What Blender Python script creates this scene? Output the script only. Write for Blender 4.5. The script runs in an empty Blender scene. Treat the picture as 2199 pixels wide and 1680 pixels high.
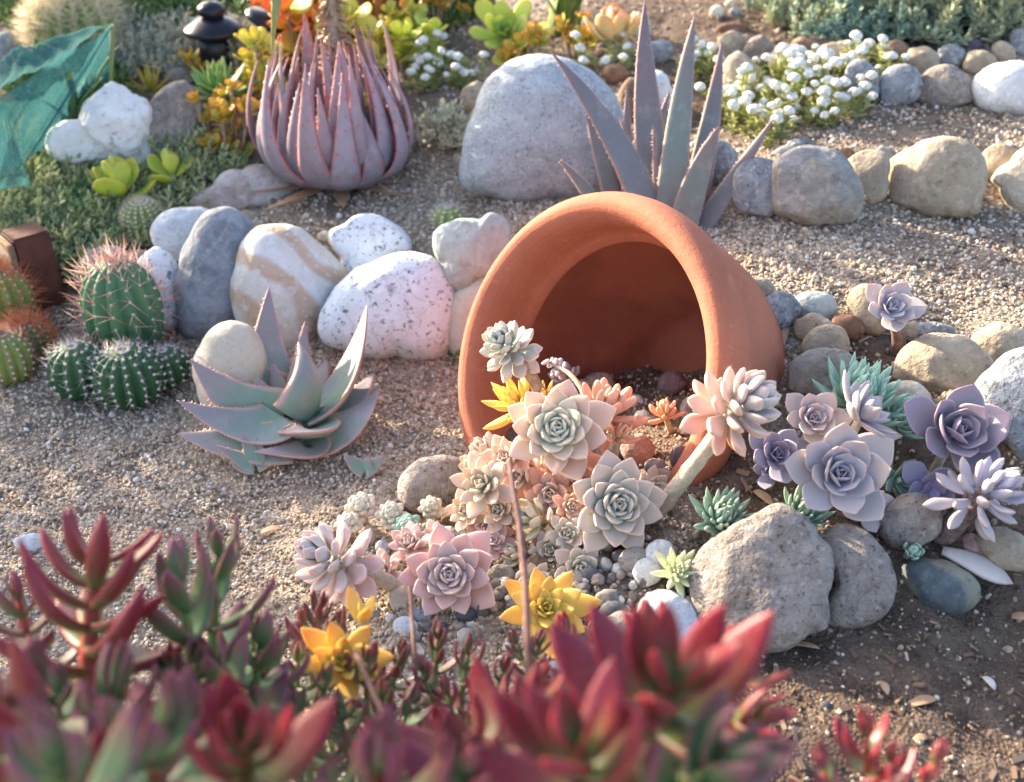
import bpy, math, random
import numpy as np
from mathutils import Vector, Matrix, Quaternion
random.seed(7); RNG = np.random.default_rng(7)
S = bpy.context.scene
COL = S.collection
# ------------------------------------------------------------------ camera
CAM_H = 0.58; PITCH = math.radians(33); FPX = 2358.0; CX, CY = 1099.5, 840.0
cam = bpy.data.cameras.new('camera'); cam.sensor_width = 36; cam.lens = 18/math.tan(math.radians(25))
cam.clip_start = 0.02; cam.clip_end = 200
cam.dof.use_dof = True; cam.dof.focus_distance = 0.90; cam.dof.aperture_fstop = 6.0
camo = bpy.data.objects.new('camera', cam); COL.objects.link(camo)
camo.location = (0, 0, CAM_H); camo.rotation_euler = (math.radians(90)-PITCH, 0, 0)
S.camera = camo
# ------------------------------------------------------------------ world and sun
SUN = Vector((-0.80, 0.60, 0.0)).normalized()
SUN_EL = math.radians(19)
SUNV = Vector((SUN.x*math.cos(SUN_EL), SUN.y*math.cos(SUN_EL), math.sin(SUN_EL)))
w = bpy.data.worlds.new('World'); S.world = w; w.use_nodes = True
nt = w.node_tree; bg = nt.nodes['Background']
sky = nt.nodes.new('ShaderNodeTexSky'); sky.sky_type = 'NISHITA'; sky.sun_disc = False
sky.air_density = .8; sky.dust_density = 3.0; sky.ozone_density = .6; sky.sun_elevation = SUN_EL; sky.sun_rotation = math.atan2(SUN.x, SUN.y) % (2*math.pi)
nt.links.new(sky.outputs[0], bg.inputs[0]); bg.inputs[1].default_value = 0.15
sl = bpy.data.lights.new('sun', 'SUN'); sl.energy = 4.0; sl.angle = math.radians(0.6); sl.color = (1, .86, .66)
so = bpy.data.objects.new('sun', sl); COL.objects.link(so); so.location = SUNV*20
so.rotation_euler = SUNV.to_track_quat('Z', 'Y').to_euler()
S.view_settings.view_transform = 'Standard'; S.view_settings.look = 'None'
S.view_settings.gamma = 1; S.view_settings.use_curve_mapping = False
S.view_settings.exposure = 2.06
S.render.engine = 'CYCLES'
S.cycles.use_denoising = True; S.cycles.max_bounces = 6; S.cycles.diffuse_bounces = 4
S.cycles.transparent_max_bounces = 6; S.cycles.caustics_reflective = False; S.cycles.caustics_refractive = False
# ------------------------------------------------------------------ view helpers (only used to place things in the world)
CR = Vector((1, 0, 0)); CU = Vector((0, math.sin(PITCH), math.cos(PITCH))); CF = Vector((0, math.cos(PITCH), -math.sin(PITCH)))
ORG = Vector((0, 0, CAM_H))
def ray(px, py):
    return (CR*((px-CX)/FPX) + CU*((CY-py)/FPX) + CF).normalized()
def P(px, py, d): return ORG + ray(px, py)*d
def Pz(px, py, z):
    r = ray(px, py); return ORG + r*((z-CAM_H)/r.z)
def face(x, y, z): return (CR*x + CU*y - CF*z).normalized()
# ------------------------------------------------------------------ terrain
CTRL = [(0,1000,-.05),(300,1000,-.05),(600,1050,-.05),(900,930,-.05),(985,900,-.05),(300,850,-.05),(0,800,-.045),(600,780,-.045),
(850,800,-.045),(980,790,-.045),(400,740,-.04),(150,680,-.03),(60,690,-.03),
(300,1300,-.045),(700,1300,-.035),(1000,1350,-.015),(0,1680,-.04),(1000,1680,-.02),(1300,1480,-.005),(1700,1480,0),(2150,1420,0),
(1700,1680,0),(2199,1680,0),(2500,1450,0),(-300,1200,-.05),(-300,800,-.03),(450,1180,-.05),
(880,1150,-.04),(1100,1180,-.01),(1300,1180,.015),(1450,1090,.04),(1200,1080,0.0),(1010,1000,-.045),
(1560,1080,.045),(1800,1120,.05),(2050,1100,.05),(1700,950,.06),(2199,1150,.045),(1950,1190,.035),(1900,1330,.01),(2100,1320,.01),
(1500,1380,0),(1750,1400,.0),(1900,760,.08),(2100,870,.08),(2300,900,.085),(1750,840,.075),
(1650,660,.095),(1900,620,.10),(2199,660,.10),(1700,520,.10),(2000,500,.10),(2199,480,.10),(1850,690,.095),(1500,500,.09),(1400,470,.08),
(1600,345,.135),(1750,335,.14),(2000,305,.145),(2199,300,.145),(2000,250,.15),(1800,260,.145),(1500,330,.12),
(1900,218,.155),(2199,228,.155),(1700,90,.165),(1950,100,.17),(2199,100,.17),(1600,20,.18),(2000,0,.20),(2199,0,.20),
(560,500,.03),(700,470,.035),(900,470,.04),(1000,450,.05),(720,430,.045),(1150,430,.065),(1250,440,.07),(950,380,.06),(930,300,.08),
(950,200,.11),(450,480,.02),(100,580,-.01),(200,470,.01),(0,470,.01),(300,400,.03),(100,350,.05),(300,250,.09),(100,200,.1),(500,250,.09),
(700,200,.12),(1000,150,.13),(1300,120,.15),(1400,200,.13),(200,50,.15),(600,50,.15),(1000,40,.16),(1300,20,.17),
(-300,400,.05),(-300,100,.15),(2500,900,.085),(2300,560,.10),(2330,470,.10),(2150,440,.10),(2060,480,.10),(2300,300,.145),(2500,250,.15),(2100,232,.155),(2300,225,.155),(2500,100,.17),(230,600,-.01),(350,540,.01)]
_c = np.array([[*Pz(a, b, z)] for a, b, z in CTRL])
def H(x, y):
    x = np.asarray(x, float); y = np.asarray(y, float)
    d2 = (x[..., None]-_c[:, 0])**2 + (y[..., None]-_c[:, 1])**2
    s = (0.048*np.maximum(_c[:, 1], .6))**2
    wt = 1/(d2+s)**2.0
    return (wt*_c[:, 2]).sum(-1)/wt.sum(-1)
def hz(x, y): return float(H(x, y))
_gd = {}
def gd(px, py):
    k = (round(px), round(py))
    if k in _gd: return _gd[k]
    r = ray(px, py); ts = np.linspace(.3, 5, 900)
    g = CAM_H + r.z*ts - H(r.x*ts, r.y*ts)
    i = int(np.argmax(g < 0)) if (g < 0).any() else len(ts)-1
    t = ts[i]
    if i > 0: t = ts[i-1] + (ts[i]-ts[i-1])*g[i-1]/(g[i-1]-g[i]+1e-9)
    _gd[k] = float(t); return _gd[k]
def G(px, py): return P(px, py, gd(px, py))
# ------------------------------------------------------------------ noise
def _hash(ix, iy, iz):
    n = (ix*73856093) ^ (iy*19349663) ^ (iz*83492791)
    n = (n ^ (n >> 13)) * 1274126177 & 0x7fffffff
    return (n & 0xffff)/65535.0
def vnoise(p):
    p = np.asarray(p, float); i = np.floor(p).astype(np.int64); f = p-i; f = f*f*(3-2*f)
    out = 0
    for dx in (0, 1):
        for dy in (0, 1):
            for dz in (0, 1):
                wgt = (f[..., 0] if dx else 1-f[..., 0])*(f[..., 1] if dy else 1-f[..., 1])*(f[..., 2] if dz else 1-f[..., 2])
                out = out + wgt*_hash(i[..., 0]+dx, i[..., 1]+dy, i[..., 2]+dz)
    return out*2-1
def fbm(p, oct=4):
    p = np.asarray(p, float); a = 1; s = 0
    for k in range(oct): s = s + a*vnoise(p*2**k+17.3*k); a *= .5
    return s
# ------------------------------------------------------------------ object helpers
def mesh(name, v, f, mat=None, smooth=True, attrs=None):
    m = bpy.data.meshes.new(name); m.from_pydata([tuple(q) for q in v], [], f)
    if smooth: m.shade_smooth()
    if attrs:
        for k, a in attrs.items():
            at = m.attributes.new(k, 'FLOAT', 'POINT'); at.data.foreach_set('value', np.asarray(a, np.float32))
    if mat: m.materials.append(mat)
    return m
def fastmesh(name, v, f, mat=None, smooth=True, attrs=None):
    v = np.asarray(v, np.float32); f = np.asarray(f, np.int32); k = f.shape[1]
    m = bpy.data.meshes.new(name)
    m.vertices.add(len(v)); m.vertices.foreach_set('co', v.ravel())
    m.loops.add(f.size); m.loops.foreach_set('vertex_index', f.ravel())
    m.polygons.add(len(f)); m.polygons.foreach_set('loop_start', np.arange(0, f.size, k, dtype=np.int32))
    m.update(calc_edges=True); m.validate()
    if smooth: m.shade_smooth()
    if attrs:
        for kk, a in attrs.items():
            at = m.attributes.new(kk, 'FLOAT', 'POINT'); at.data.foreach_set('value', np.asarray(a, np.float32))
    if mat: m.materials.append(mat)
    return m
def ob(name, data, parent=None, mw=None, color=None):
    o = bpy.data.objects.new(name, data); COL.objects.link(o)
    if parent: o.parent = parent
    if mw is not None: o.matrix_basis = mw
    if color: o.color = color
    return o
def tag(o, label=None, cat=None, group=None, kind=None):
    if label: o['label'] = label
    if cat: o['category'] = cat
    if group: o['group'] = group
    if kind: o['kind'] = kind
    return o
def thing(name, loc, label, cat, group=None, rot=None):
    o = bpy.data.objects.new(name, None); COL.objects.link(o); o.empty_display_size = .01
    M = Matrix.Translation(loc)
    if rot is not None: M = M @ rot.to_matrix().to_4x4()
    o.matrix_basis = M
    tag(o, label, cat, group); return o
# ------------------------------------------------------------------ materials
class NT:
    def __init__(s, name):
        s.m = bpy.data.materials.new(name); s.m.use_nodes = True; s.t = s.m.node_tree; s.b = s.t.nodes['Principled BSDF']; s.out = s.t.nodes['Material Output']
    def n(s, typ, **kw):
        q = s.t.nodes.new(typ)
        for k, v in kw.items(): setattr(q, k, v)
        return q
    def l(s, a, b): s.t.links.new(a, b)
    def set(s, sock, v):
        if hasattr(v, 'is_output') or isinstance(v, bpy.types.NodeSocket): s.l(v, sock)
        elif isinstance(v, (tuple, list)): sock.default_value = tuple(v) if len(v) == 4 else ((*v, 1) if len(sock.default_value) == 4 else v)
        else: sock.default_value = v
    def mix(s, fac, a, b, mode='MIX'):
        q = s.n('ShaderNodeMix', data_type='RGBA', blend_type=mode)
        s.set(q.inputs[0], fac); s.set(q.inputs[6], a); s.set(q.inputs[7], b); return q.outputs[2]
    def math(s, op, a, b=0.0, c=None, clamp=False):
        q = s.n('ShaderNodeMath', operation=op, use_clamp=clamp); s.set(q.inputs[0], a); s.set(q.inputs[1], b)
        if c is not None: s.set(q.inputs[2], c)
        return q.outputs[0]
    def ramp(s, fac, stops, interp='LINEAR'):
        q = s.n('ShaderNodeValToRGB'); q.color_ramp.interpolation = interp; e = q.color_ramp.elements
        while len(e) > 1: e.remove(e[-1])
        e[0].position = stops[0][0]; e[0].color = (*stops[0][1], 1)
        for p, c in stops[1:]:
            k = e.new(p); k.color = (*c, 1)
        s.set(q.inputs[0], fac); return q.outputs[0]
    def smooth(s, v, a, b):
        q = s.n('ShaderNodeMapRange', interpolation_type='SMOOTHSTEP'); s.set(q.inputs[0], v); q.inputs[1].default_value = a; q.inputs[2].default_value = b
        return q.outputs[0]
    def noise(s, scale, detail=3, rough=.55, vec=None, dist=0):
        q = s.n('ShaderNodeTexNoise'); q.inputs['Scale'].default_value = scale; q.inputs['Detail'].default_value = detail
        q.inputs['Roughness'].default_value = rough; q.inputs['Distortion'].default_value = dist
        if vec is not None: s.l(vec, q.inputs['Vector'])
        return q.outputs['Fac']
    def voro(s, scale, vec=None, feature='F1', out='Distance'):
        q = s.n('ShaderNodeTexVoronoi', feature=feature); q.inputs['Scale'].default_value = scale
        if vec is not None: s.l(vec, q.inputs['Vector'])
        return q.outputs[out]
    def comb(s, z, sc):
        m = s.math('MULTIPLY', z, sc); q = s.n('ShaderNodeCombineXYZ'); s.l(m, q.inputs[2]); return q.outputs[0]
    def vdist(s, v, scale, amt):
        q = s.n('ShaderNodeTexNoise'); q.inputs['Scale'].default_value = scale; s.l(v, q.inputs['Vector'])
        m = s.n('ShaderNodeVectorMath', operation='MULTIPLY_ADD'); s.l(q.outputs['Color'], m.inputs[0]); m.inputs[1].default_value = (amt*4,)*3; s.l(v, m.inputs[2]); return m.outputs[0]
    def objco(s, shift=True):
        tc = s.n('ShaderNodeTexCoord'); oi = s.n('ShaderNodeObjectInfo')
        if not shift: return tc.outputs['Object']
        va = s.n('ShaderNodeVectorMath', operation='ADD'); vm = s.n('ShaderNodeVectorMath', operation='SCALE')
        s.l(oi.outputs['Location'], vm.inputs[0]); vm.inputs['Scale'].default_value = 3.7
        s.l(tc.outputs['Object'], va.inputs[0]); s.l(vm.outputs[0], va.inputs[1]); return va.outputs[0]
    def bump(s, h, strength=.5, dist=.001):
        q = s.n('ShaderNodeBump'); q.inputs['Strength'].default_value = strength; q.inputs['Distance'].default_value = dist
        s.set(q.inputs['Height'], h); s.l(q.outputs[0], s.b.inputs['Normal']); return q
def stone_mat(name, c1, c2, speck=(.03,.03,.035), amt=.5, sscale=260, pale=None, band=None, rough=.85, bump=.6, blotch=18):
    k = NT(name); v = k.objco()
    n1 = k.noise(blotch, 5, .6, v); c = k.mix(k.smooth(n1, .35, .65), c1, c2)
    if band:
        wv = k.n('ShaderNodeTexWave', wave_type='BANDS', bands_direction='DIAGONAL'); k.l(k.n('ShaderNodeTexCoord').outputs['Object'], wv.inputs['Vector'])
        wv.inputs['Scale'].default_value = band[1]; wv.inputs['Distortion'].default_value = 9; wv.inputs['Detail'].default_value = 2; wv.inputs['Detail Scale'].default_value = .8
        c = k.mix(k.math('MULTIPLY', k.smooth(wv.outputs['Fac'], .45, .95), band[2]), c, band[0])
    n2 = k.noise(sscale, 3, .7, v)
    c = k.mix(k.math('MULTIPLY', k.smooth(n2, .56, .66), amt), c, speck)
    n2b = k.noise(sscale*.33, 4, .7, v)
    c = k.mix(k.math('MULTIPLY', k.smooth(n2b, .58, .70), amt*.6), c, speck)
    n3 = k.noise(sscale*.6, 2, .6, v)
    n4 = k.noise(48, 4, .65, v, .6); dk = .90 if c1[0] > .58 else .80 if c1[0] > .44 else .62; c = k.mix(k.smooth(n4, .3, .7), k.mix(1.0, c, (dk, dk*.985, dk*.965), 'MULTIPLY'), k.mix(.12, c, pale or (.7,.66,.6)))
    crk = k.voro(24, k.vdist(v, 9, .02), 'DISTANCE_TO_EDGE'); c = k.mix(k.math('MULTIPLY', k.smooth(crk, .018, .0), k.math('MULTIPLY', amt, .30)), c, speck)
    pc = pale or tuple(min(.9, q*1.5+.05) for q in c1)
    c = k.mix(k.math('MULTIPLY', k.smooth(n3, .55, .7), .45), c, pc)
    k.set(k.b.inputs['Base Color'], c); k.b.inputs['Roughness'].default_value = rough; k.b.inputs['Specular IOR Level'].default_value = .3
    nb = k.math('ADD', k.noise(90, 5, .65, v), k.math('MULTIPLY', n2, .35)); k.bump(nb, bump, .006)
    return k.m
def leaf_mat(name, outer, inner, tip, tipamt=.8, edge=None, edgeamt=.6, base=None, baseamt=0, mott=.25, rough=.5, sss=.3, trans=0.0, t0=.65, spots=None, bloom=None):
    k = NT(name); oi = k.n('ShaderNodeObjectInfo')
    sp = k.n('ShaderNodeSeparateColor'); k.l(oi.outputs['Color'], sp.inputs[0])
    at = k.n('ShaderNodeAttribute', attribute_name='t').outputs['Fac']; ae = k.n('ShaderNodeAttribute', attribute_name='e').outputs['Fac']
    tc = k.n('ShaderNodeTexCoord').outputs['Object']
    nz = k.noise(70, 3, .6, tc)
    ring = k.math('ADD', sp.outputs[0], k.math('MULTIPLY', k.math('SUBTRACT', oi.outputs['Random'], .5), .3), clamp=True)
    ring = k.math('SUBTRACT', k.math('ADD', ring, .42), k.math('MULTIPLY', at, .55), clamp=True)
    c = k.mix(ring, outer, inner)
    if base: c = k.mix(k.math('MULTIPLY', k.smooth(at, .5, .0), baseamt), c, base)
    c = k.mix(k.math('MULTIPLY', k.smooth(k.math('ADD', at, k.math('MULTIPLY', k.math('SUBTRACT', nz, .5), .5)), t0, 1.02), tipamt), c, tip)
    if edge: c = k.mix(k.math('MULTIPLY', k.smooth(ae, .72, 1.0), edgeamt), c, edge)
    if spots: c = k.mix(k.math('MULTIPLY', k.smooth(k.voro(110, tc), .30, .18), spots[1]), c, spots[0])
    c = k.mix(mott, c, k.mix(nz, (.25, .25, .25), (1, 1, 1)), 'OVERLAY') if mott else c
    c = k.mix(k.math('MULTIPLY', k.smooth(k.noise(160, 3, .7, tc), .66, .74), .30), c, (.30,.17,.10))
    c = k.mix(k.math('MULTIPLY', k.smooth(k.noise(38, 5, .7, tc), .5, .75), .22), c, (.62,.62,.60))
    if bloom: c = k.mix(k.math('MULTIPLY', k.smooth(k.noise(25, 4, .6, tc), .4, .7), .35), c, bloom)
    k.set(k.b.inputs['Base Color'], c); k.b.inputs['Roughness'].default_value = rough; k.b.inputs['Specular IOR Level'].default_value = .4
    if sss:
        k.b.inputs['Subsurface Weight'].default_value = sss; k.b.inputs['Subsurface Scale'].default_value = .004
        k.b.inputs['Subsurface Radius'].default_value = (1.2, .7, .35)
    k.bump(k.noise(350, 3, .6, tc), .12, .001)
    if trans:
        tr = k.n('ShaderNodeBsdfTranslucent'); k.l(c, tr.inputs[0]) if hasattr(c, 'is_output') else None
        mx = k.n('ShaderNodeMixShader'); mx.inputs[0].default_value = trans
        k.l(k.b.outputs[0], mx.inputs[1]); k.l(tr.outputs[0], mx.inputs[2]); k.l(mx.outputs[0], k.out.inputs[0])
    return k.m
def plain(name, c1, c2=None, scale=40, rough=.7, bump=.2, sss=0, metal=0, trans=0, dist=.002):
    k = NT(name); v = k.objco(); n = k.noise(scale, 4, .6, v); c = k.mix(k.smooth(n, .35, .65), c1, c2 or tuple(q*.7 for q in c1))
    k.set(k.b.inputs['Base Color'], c); k.b.inputs['Roughness'].default_value = rough; k.b.inputs['Metallic'].default_value = metal
    k.b.inputs['Specular IOR Level'].default_value = .3
    if bump: k.bump(k.noise(scale*4, 4, .6, v), bump, dist)
    if sss: k.b.inputs['Subsurface Weight'].default_value = sss; k.b.inputs['Subsurface Scale'].default_value = .003
    if trans:
        tr = k.n('ShaderNodeBsdfTranslucent'); k.l(c, tr.inputs[0]); mx = k.n('ShaderNodeMixShader'); mx.inputs[0].default_value = trans
        k.l(k.b.outputs[0], mx.inputs[1]); k.l(tr.outputs[0], mx.inputs[2]); k.l(mx.outputs[0], k.out.inputs[0])
    return k.m
# ------------------------------------------------------------------ leaf geometry
PROF = {
 'ghost': [(0,.44),(.25,.70),(.48,.95),(.60,1),(.73,.90),(.85,.60),(.93,.30),(1,.0)],
 'wide': [(0,.35),(.25,.72),(.48,.97),(.61,1),(.75,.88),(.87,.56),(.94,.26),(1,.0)],
 'aloe': [(0,1),(.25,.95),(.5,.76),(.75,.45),(.92,.16),(1,.012)],
 'strap': [(0,.8),(.3,1),(.6,.9),(.85,.5),(1,.02)],
 'finger': [(0,.5),(.2,.82),(.5,1),(.75,.97),(.9,.74),(.97,.42),(1,.06)],
 'spear': [(0,.62),(.35,.95),(.55,1),(.78,.7),(.93,.28),(1,.02)],
 'spoon': [(0,.22),(.3,.5),(.6,.92),(.76,1),(.9,.78),(.97,.42),(1,.1)],
 'bead': [(0,.4),(.2,.8),(.5,1),(.75,.95),(.92,.6),(1,.1)],
 'boat': [(0,.55),(.2,.85),(.45,1),(.7,.86),(.88,.5),(1,.02)],
}
def prof(name, t):
    p = np.array(PROF[name]); x = np.interp(t, p[:, 0], p[:, 1]); a = np.interp(np.clip(t-.04, 0, 1), p[:, 0], p[:, 1]); b = np.interp(np.clip(t+.04, 0, 1), p[:, 0], p[:, 1])
    return np.where(t < .9, (x*2+a+b)/4, x)
def leafgeo(pts, W, T, pr='ghost', up=Vector((0, 0, 1)), nu=10, nv=10, chan=0.0, teeth=0, tooth=.002, twist=0.0, wav=0.0):
    """a solid leaf lofted along a quadratic curve; pts = base, middle control, tip"""
    p0, p1, p2 = [np.array(q, float) for q in pts]
    s = np.linspace(0, 1, nu+1); t = 1-(1-s)**1.35
    C = ((1-t)**2)[:, None]*p0 + (2*t*(1-t))[:, None]*p1 + (t**2)[:, None]*p2
    D = (2*(1-t))[:, None]*(p1-p0) + (2*t)[:, None]*(p2-p1); D /= np.linalg.norm(D, axis=1)[:, None]+1e-12
    U = np.array(up, float); N = U - D*(D@U)[:, None]; N /= np.linalg.norm(N, axis=1)[:, None]+1e-12
    B = np.cross(N, D)
    if twist:
        a = twist*t; N, B = N*np.cos(a)[:, None]+B*np.sin(a)[:, None], B*np.cos(a)[:, None]-N*np.sin(a)[:, None]
    w = prof(pr, t)*W/2; th = np.sqrt(np.clip(w/(W/2), 0, 1))*T
    th = np.minimum(th, w*1.6)
    a = np.arange(nv)/nv*2*np.pi
    ca, sa = np.cos(a), np.sin(a)
    zt = np.where(sa > 0, sa*.38, sa*.62)
    V = C[:, None]+B[:, None]*(w[:, None]*ca[None])[..., None]+N[:, None]*(th[:, None]*zt[None]+chan*w[:, None]*(ca[None]**2))[..., None]
    if wav: V = V+N[:, None]*(wav*np.sin(t*17)[:, None]*ca[None])[..., None]
    V = V.reshape(-1, 3); F = []
    for i in range(nu):
        for j in range(nv):
            j2 = (j+1) % nv; F.append((i*nv+j, i*nv+j2, (i+1)*nv+j2, (i+1)*nv+j))
    F.append(tuple(reversed(range(nv)))); F.append(tuple(range(nu*nv, nu*nv+nv)))
    at = np.repeat(t, nv); ae = np.tile(np.abs(ca)**1.5, nu+1)
    V = list(V); at = list(at); ae = list(ae)
    for sgn in (1, -1) if teeth else ():
        for k in range(teeth):
            tt = (k+.6)/teeth*.97+RNG.uniform(-.3, .3)/teeth
            if tt < .02: continue
            i = np.interp(tt, t, np.arange(nu+1)); i0 = min(int(i), nu-1); fr = i-i0
            L = lambda A: A[i0]*(1-fr)+A[i0+1]*fr
            c = L(C)+L(B)*L(w)*sgn*.97+L(N)*chan*L(w); b = L(B)*sgn; d = L(D); sz = tooth*(.7+.6*RNG.random())
            q = len(V); V += [c-d*sz*.45, c+d*sz*.45, c+L(N)*sz*.3, c+b*sz+d*sz*.35]
            F += [(q, q+1, q+3), (q+1, q+2, q+3), (q+2, q, q+3)]; at += [tt]*4; ae += [1]*4
    return V, F, {'t': at, 'e': ae}
_leafcache = {}
def leafmesh(key, mat, L=1, W=.5, T=.15, bend=.2, pr='ghost', chan=0.0, nu=10, nv=10, teeth=0, tooth=.03):
    k = (key, mat.name)
    if k not in _leafcache:
        v, f, a = leafgeo(((0, 0, 0), (L*.5, 0, -bend*.35*L), (L, 0, bend*L*.65)), W, T, pr, nu=nu, nv=nv, chan=chan, teeth=teeth, tooth=tooth)
        _leafcache[k] = mesh('leaf', v, f, mat, True, a)
    return _leafcache[k]
def worldleaf(pts, W, T, mat, root, pr='aloe', up=None, color=(.5, .5, 0, 1), name='leaf', **kw):
    v, f, a = leafgeo(pts, W, T, pr, up=up or Vector((0, 0, 1)), **kw)
    inv = root.matrix_basis.inverted(); o0 = Vector(pts[0])
    v = [inv @ (Vector(q)) for q in v]; b = inv @ o0
    m = mesh(name, [q-b for q in v], f, mat, True, a)
    return ob(name, m, root, Matrix.Translation(b), color)
def tube(pts, radii, nv=10, wob=0.0, closed=True):
    pts = [Vector(p) for p in pts]; V = []; F = []; n = len(pts); ref = Vector((.31, .2, .93)).normalized()
    for i, p in enumerate(pts):
        d = (pts[min(i+1, n-1)]-pts[max(i-1, 0)]).normalized(); a = d.cross(ref)
        if a.length < .05: a = d.cross(Vector((1, 0, 0)))
        a.normalize(); b = d.cross(a)
        for j in range(nv):
            t = j/nv*2*math.pi; r = radii[i]*(1+wob*(random.random()-.5)); V.append(p+(a*math.cos(t)+b*math.sin(t))*r)
    for i in range(n-1):
        for j in range(nv): F.append((i*nv+j, i*nv+(j+1) % nv, (i+1)*nv+(j+1) % nv, (i+1)*nv+j))
    if closed: F.append(tuple(reversed(range(nv)))); F.append(tuple(range((n-1)*nv, n*nv)))
    return V, F
def bez(a, b, c, n=10):
    a, b, c = Vector(a), Vector(b), Vector(c)
    return [a*(1-t)**2+b*2*t*(1-t)+c*t*t for t in [i/(n-1) for i in range(n)]]
def stem_obj(root, a, c, r0, r1, mat, sag=None, n=14, name='stem', wob=.18):
    a, c = Vector(a), Vector(c); mid = (a+c)/2+(sag or Vector((0, 0, 0)))
    v, f = tube(bez(a, mid, c, n), [r0+(r1-r0)*i/(n-1) for i in range(n)], 10, wob)
    inv = root.matrix_basis.inverted(); v = [inv @ q for q in v]
    return ob(name, mesh(name, v, f, mat), root)
def replicate(bv, bf, pos, rot, scl):
    """numpy copies of a small mesh: rot = (n,3,3), scl = (n,) or (n,3)"""
    bv = np.asarray(bv, float); bf = np.asarray(bf); n = len(pos); scl = np.asarray(scl, float)
    if scl.ndim == 1: scl = scl[:, None]
    V = np.einsum('nij,nkj->nki', rot, bv[None]*scl[:, None, :])+np.asarray(pos)[:, None]
    F = bf[None]+(np.arange(n)*len(bv))[:, None, None]
    return V.reshape(-1, 3), F.reshape(-1, bf.shape[1])
def frames(dirs, roll=None):
    d = np.asarray(dirs, float); d /= np.linalg.norm(d, axis=1)[:, None]+1e-9; n = len(d)
    r = RNG.normal(size=(n, 3)); a = np.cross(d, r); a /= np.linalg.norm(a, axis=1)[:, None]+1e-9; b = np.cross(d, a)
    return np.stack([d, a, b], axis=2)
# ================================================================== materials in use
M = {}
M['white'] = stone_mat('white_granite', (.82,.84,.87), (.74,.77,.81), (.05,.055,.07), .85, 150, pale=(.88,.89,.92))
M['white2'] = stone_mat('white_stone', (.72,.72,.72), (.60,.60,.61), (.2,.2,.21), .35, 180, pale=(.82,.82,.82))
M['jag'] = stone_mat('white_rock', (.84,.82,.79), (.72,.69,.65), (.16,.14,.12), .5, 60, pale=(.85,.84,.82), blotch=30)
M['grey'] = stone_mat('grey_stone', (.30,.32,.36), (.24,.255,.28), (.14,.145,.15), .35, 200, pale=(.40,.41,.43), bump=.35)
M['band'] = stone_mat('banded_stone', (.68,.68,.68), (.58,.53,.46), (.30,.22,.15), .25, 180, pale=(.7,.7,.72), band=((.48,.31,.18), 8, .8), bump=.4, blotch=8)
M['green'] = stone_mat('greenish_stone', (.48,.52,.49), (.40,.42,.38), (.16,.17,.15), .3, 160, pale=(.55,.56,.52), bump=.5)
M['egg'] = stone_mat('beige_stone', (.62,.54,.43), (.56,.49,.38), (.30,.24,.17), .3, 260, pale=(.62,.56,.46), bump=.25)
M['boulder'] = stone_mat('boulder_granite', (.45,.50,.54), (.36,.39,.41), (.10,.11,.12), .7, 300, pale=(.62,.64,.66), blotch=10)
M['gran'] = stone_mat('grey_granite', (.36,.37,.39), (.26,.27,.28), (.05,.05,.055), .75, 260, pale=(.58,.58,.60))
M['granr'] = stone_mat('pink_granite', (.40,.335,.285), (.28,.235,.205), (.07,.06,.055), .8, 240, pale=(.55,.49,.45), bump=.8)
M['tan'] = stone_mat('tan_stone', (.45,.365,.265), (.37,.30,.215), (.14,.11,.08), .5, 170, pale=(.54,.46,.36))
M['tang'] = stone_mat('tan_grey_stone', (.40,.35,.28), (.27,.275,.29), (.13,.12,.11), .5, 140, pale=(.5,.44,.35), blotch=12)
M['brown'] = stone_mat('brown_stone', (.30,.20,.13), (.24,.15,.10), (.10,.07,.05), .4, 150, pale=(.40,.28,.19))
M['red'] = stone_mat('red_brown_stone', (.27,.14,.09), (.20,.11,.075), (.10,.05,.04), .3, 200, pale=(.35,.21,.15), bump=.3)
M['purple'] = stone_mat('purple_stone', (.17,.125,.15), (.13,.10,.12), (.08,.06,.07), .4, 260, pale=(.24,.19,.21), bump=.3)
M['slate'] = stone_mat('blue_slate', (.11,.14,.16), (.085,.105,.11), (.04,.05,.055), .4, 200, pale=(.20,.23,.24), band=((.34,.31,.22), 10, .8), rough=.6, bump=.4)
M['dark'] = stone_mat('dark_pebble', (.13,.14,.16), (.09,.095,.105), (.05,.05,.055), .3, 200, pale=(.22,.22,.24), bump=.3)
M['pink'] = stone_mat('pink_stone', (.48,.29,.24), (.34,.19,.16), (.15,.08,.07), .4, 150, pale=(.62,.48,.44), bump=.8)
M['cream'] = stone_mat('cream_stone', (.66,.58,.46), (.55,.47,.36), (.3,.24,.17), .3, 150)
M['warmw'] = stone_mat('pinkish_white_stone', (.58,.53,.50), (.44,.33,.28), (.2,.15,.13), .5, 120, pale=(.68,.64,.62), blotch=26)
M['stem'] = plain('woody_stem', (.42,.33,.24), (.28,.19,.13), 220, .8, .6)
M['palestem'] = plain('pale_stem', (.62,.56,.44), (.50,.41,.30), 260, .7, .6, sss=.15)
M['darkstem'] = plain('dark_stem', (.13,.085,.075), (.27,.19,.17), 200, .7, .6)
M['twig'] = plain('dry_stalk', (.17,.075,.06), (.11,.05,.045), 100, .6, .3)
M['redstem'] = plain('red_stem', (.40,.04,.04), (.35,.10,.05), 120, .45, .1, sss=.2)
M['greenstem'] = plain('green_stem', (.15,.27,.09), (.22,.20,.08), 120, .5, .1, sss=.2)
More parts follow.
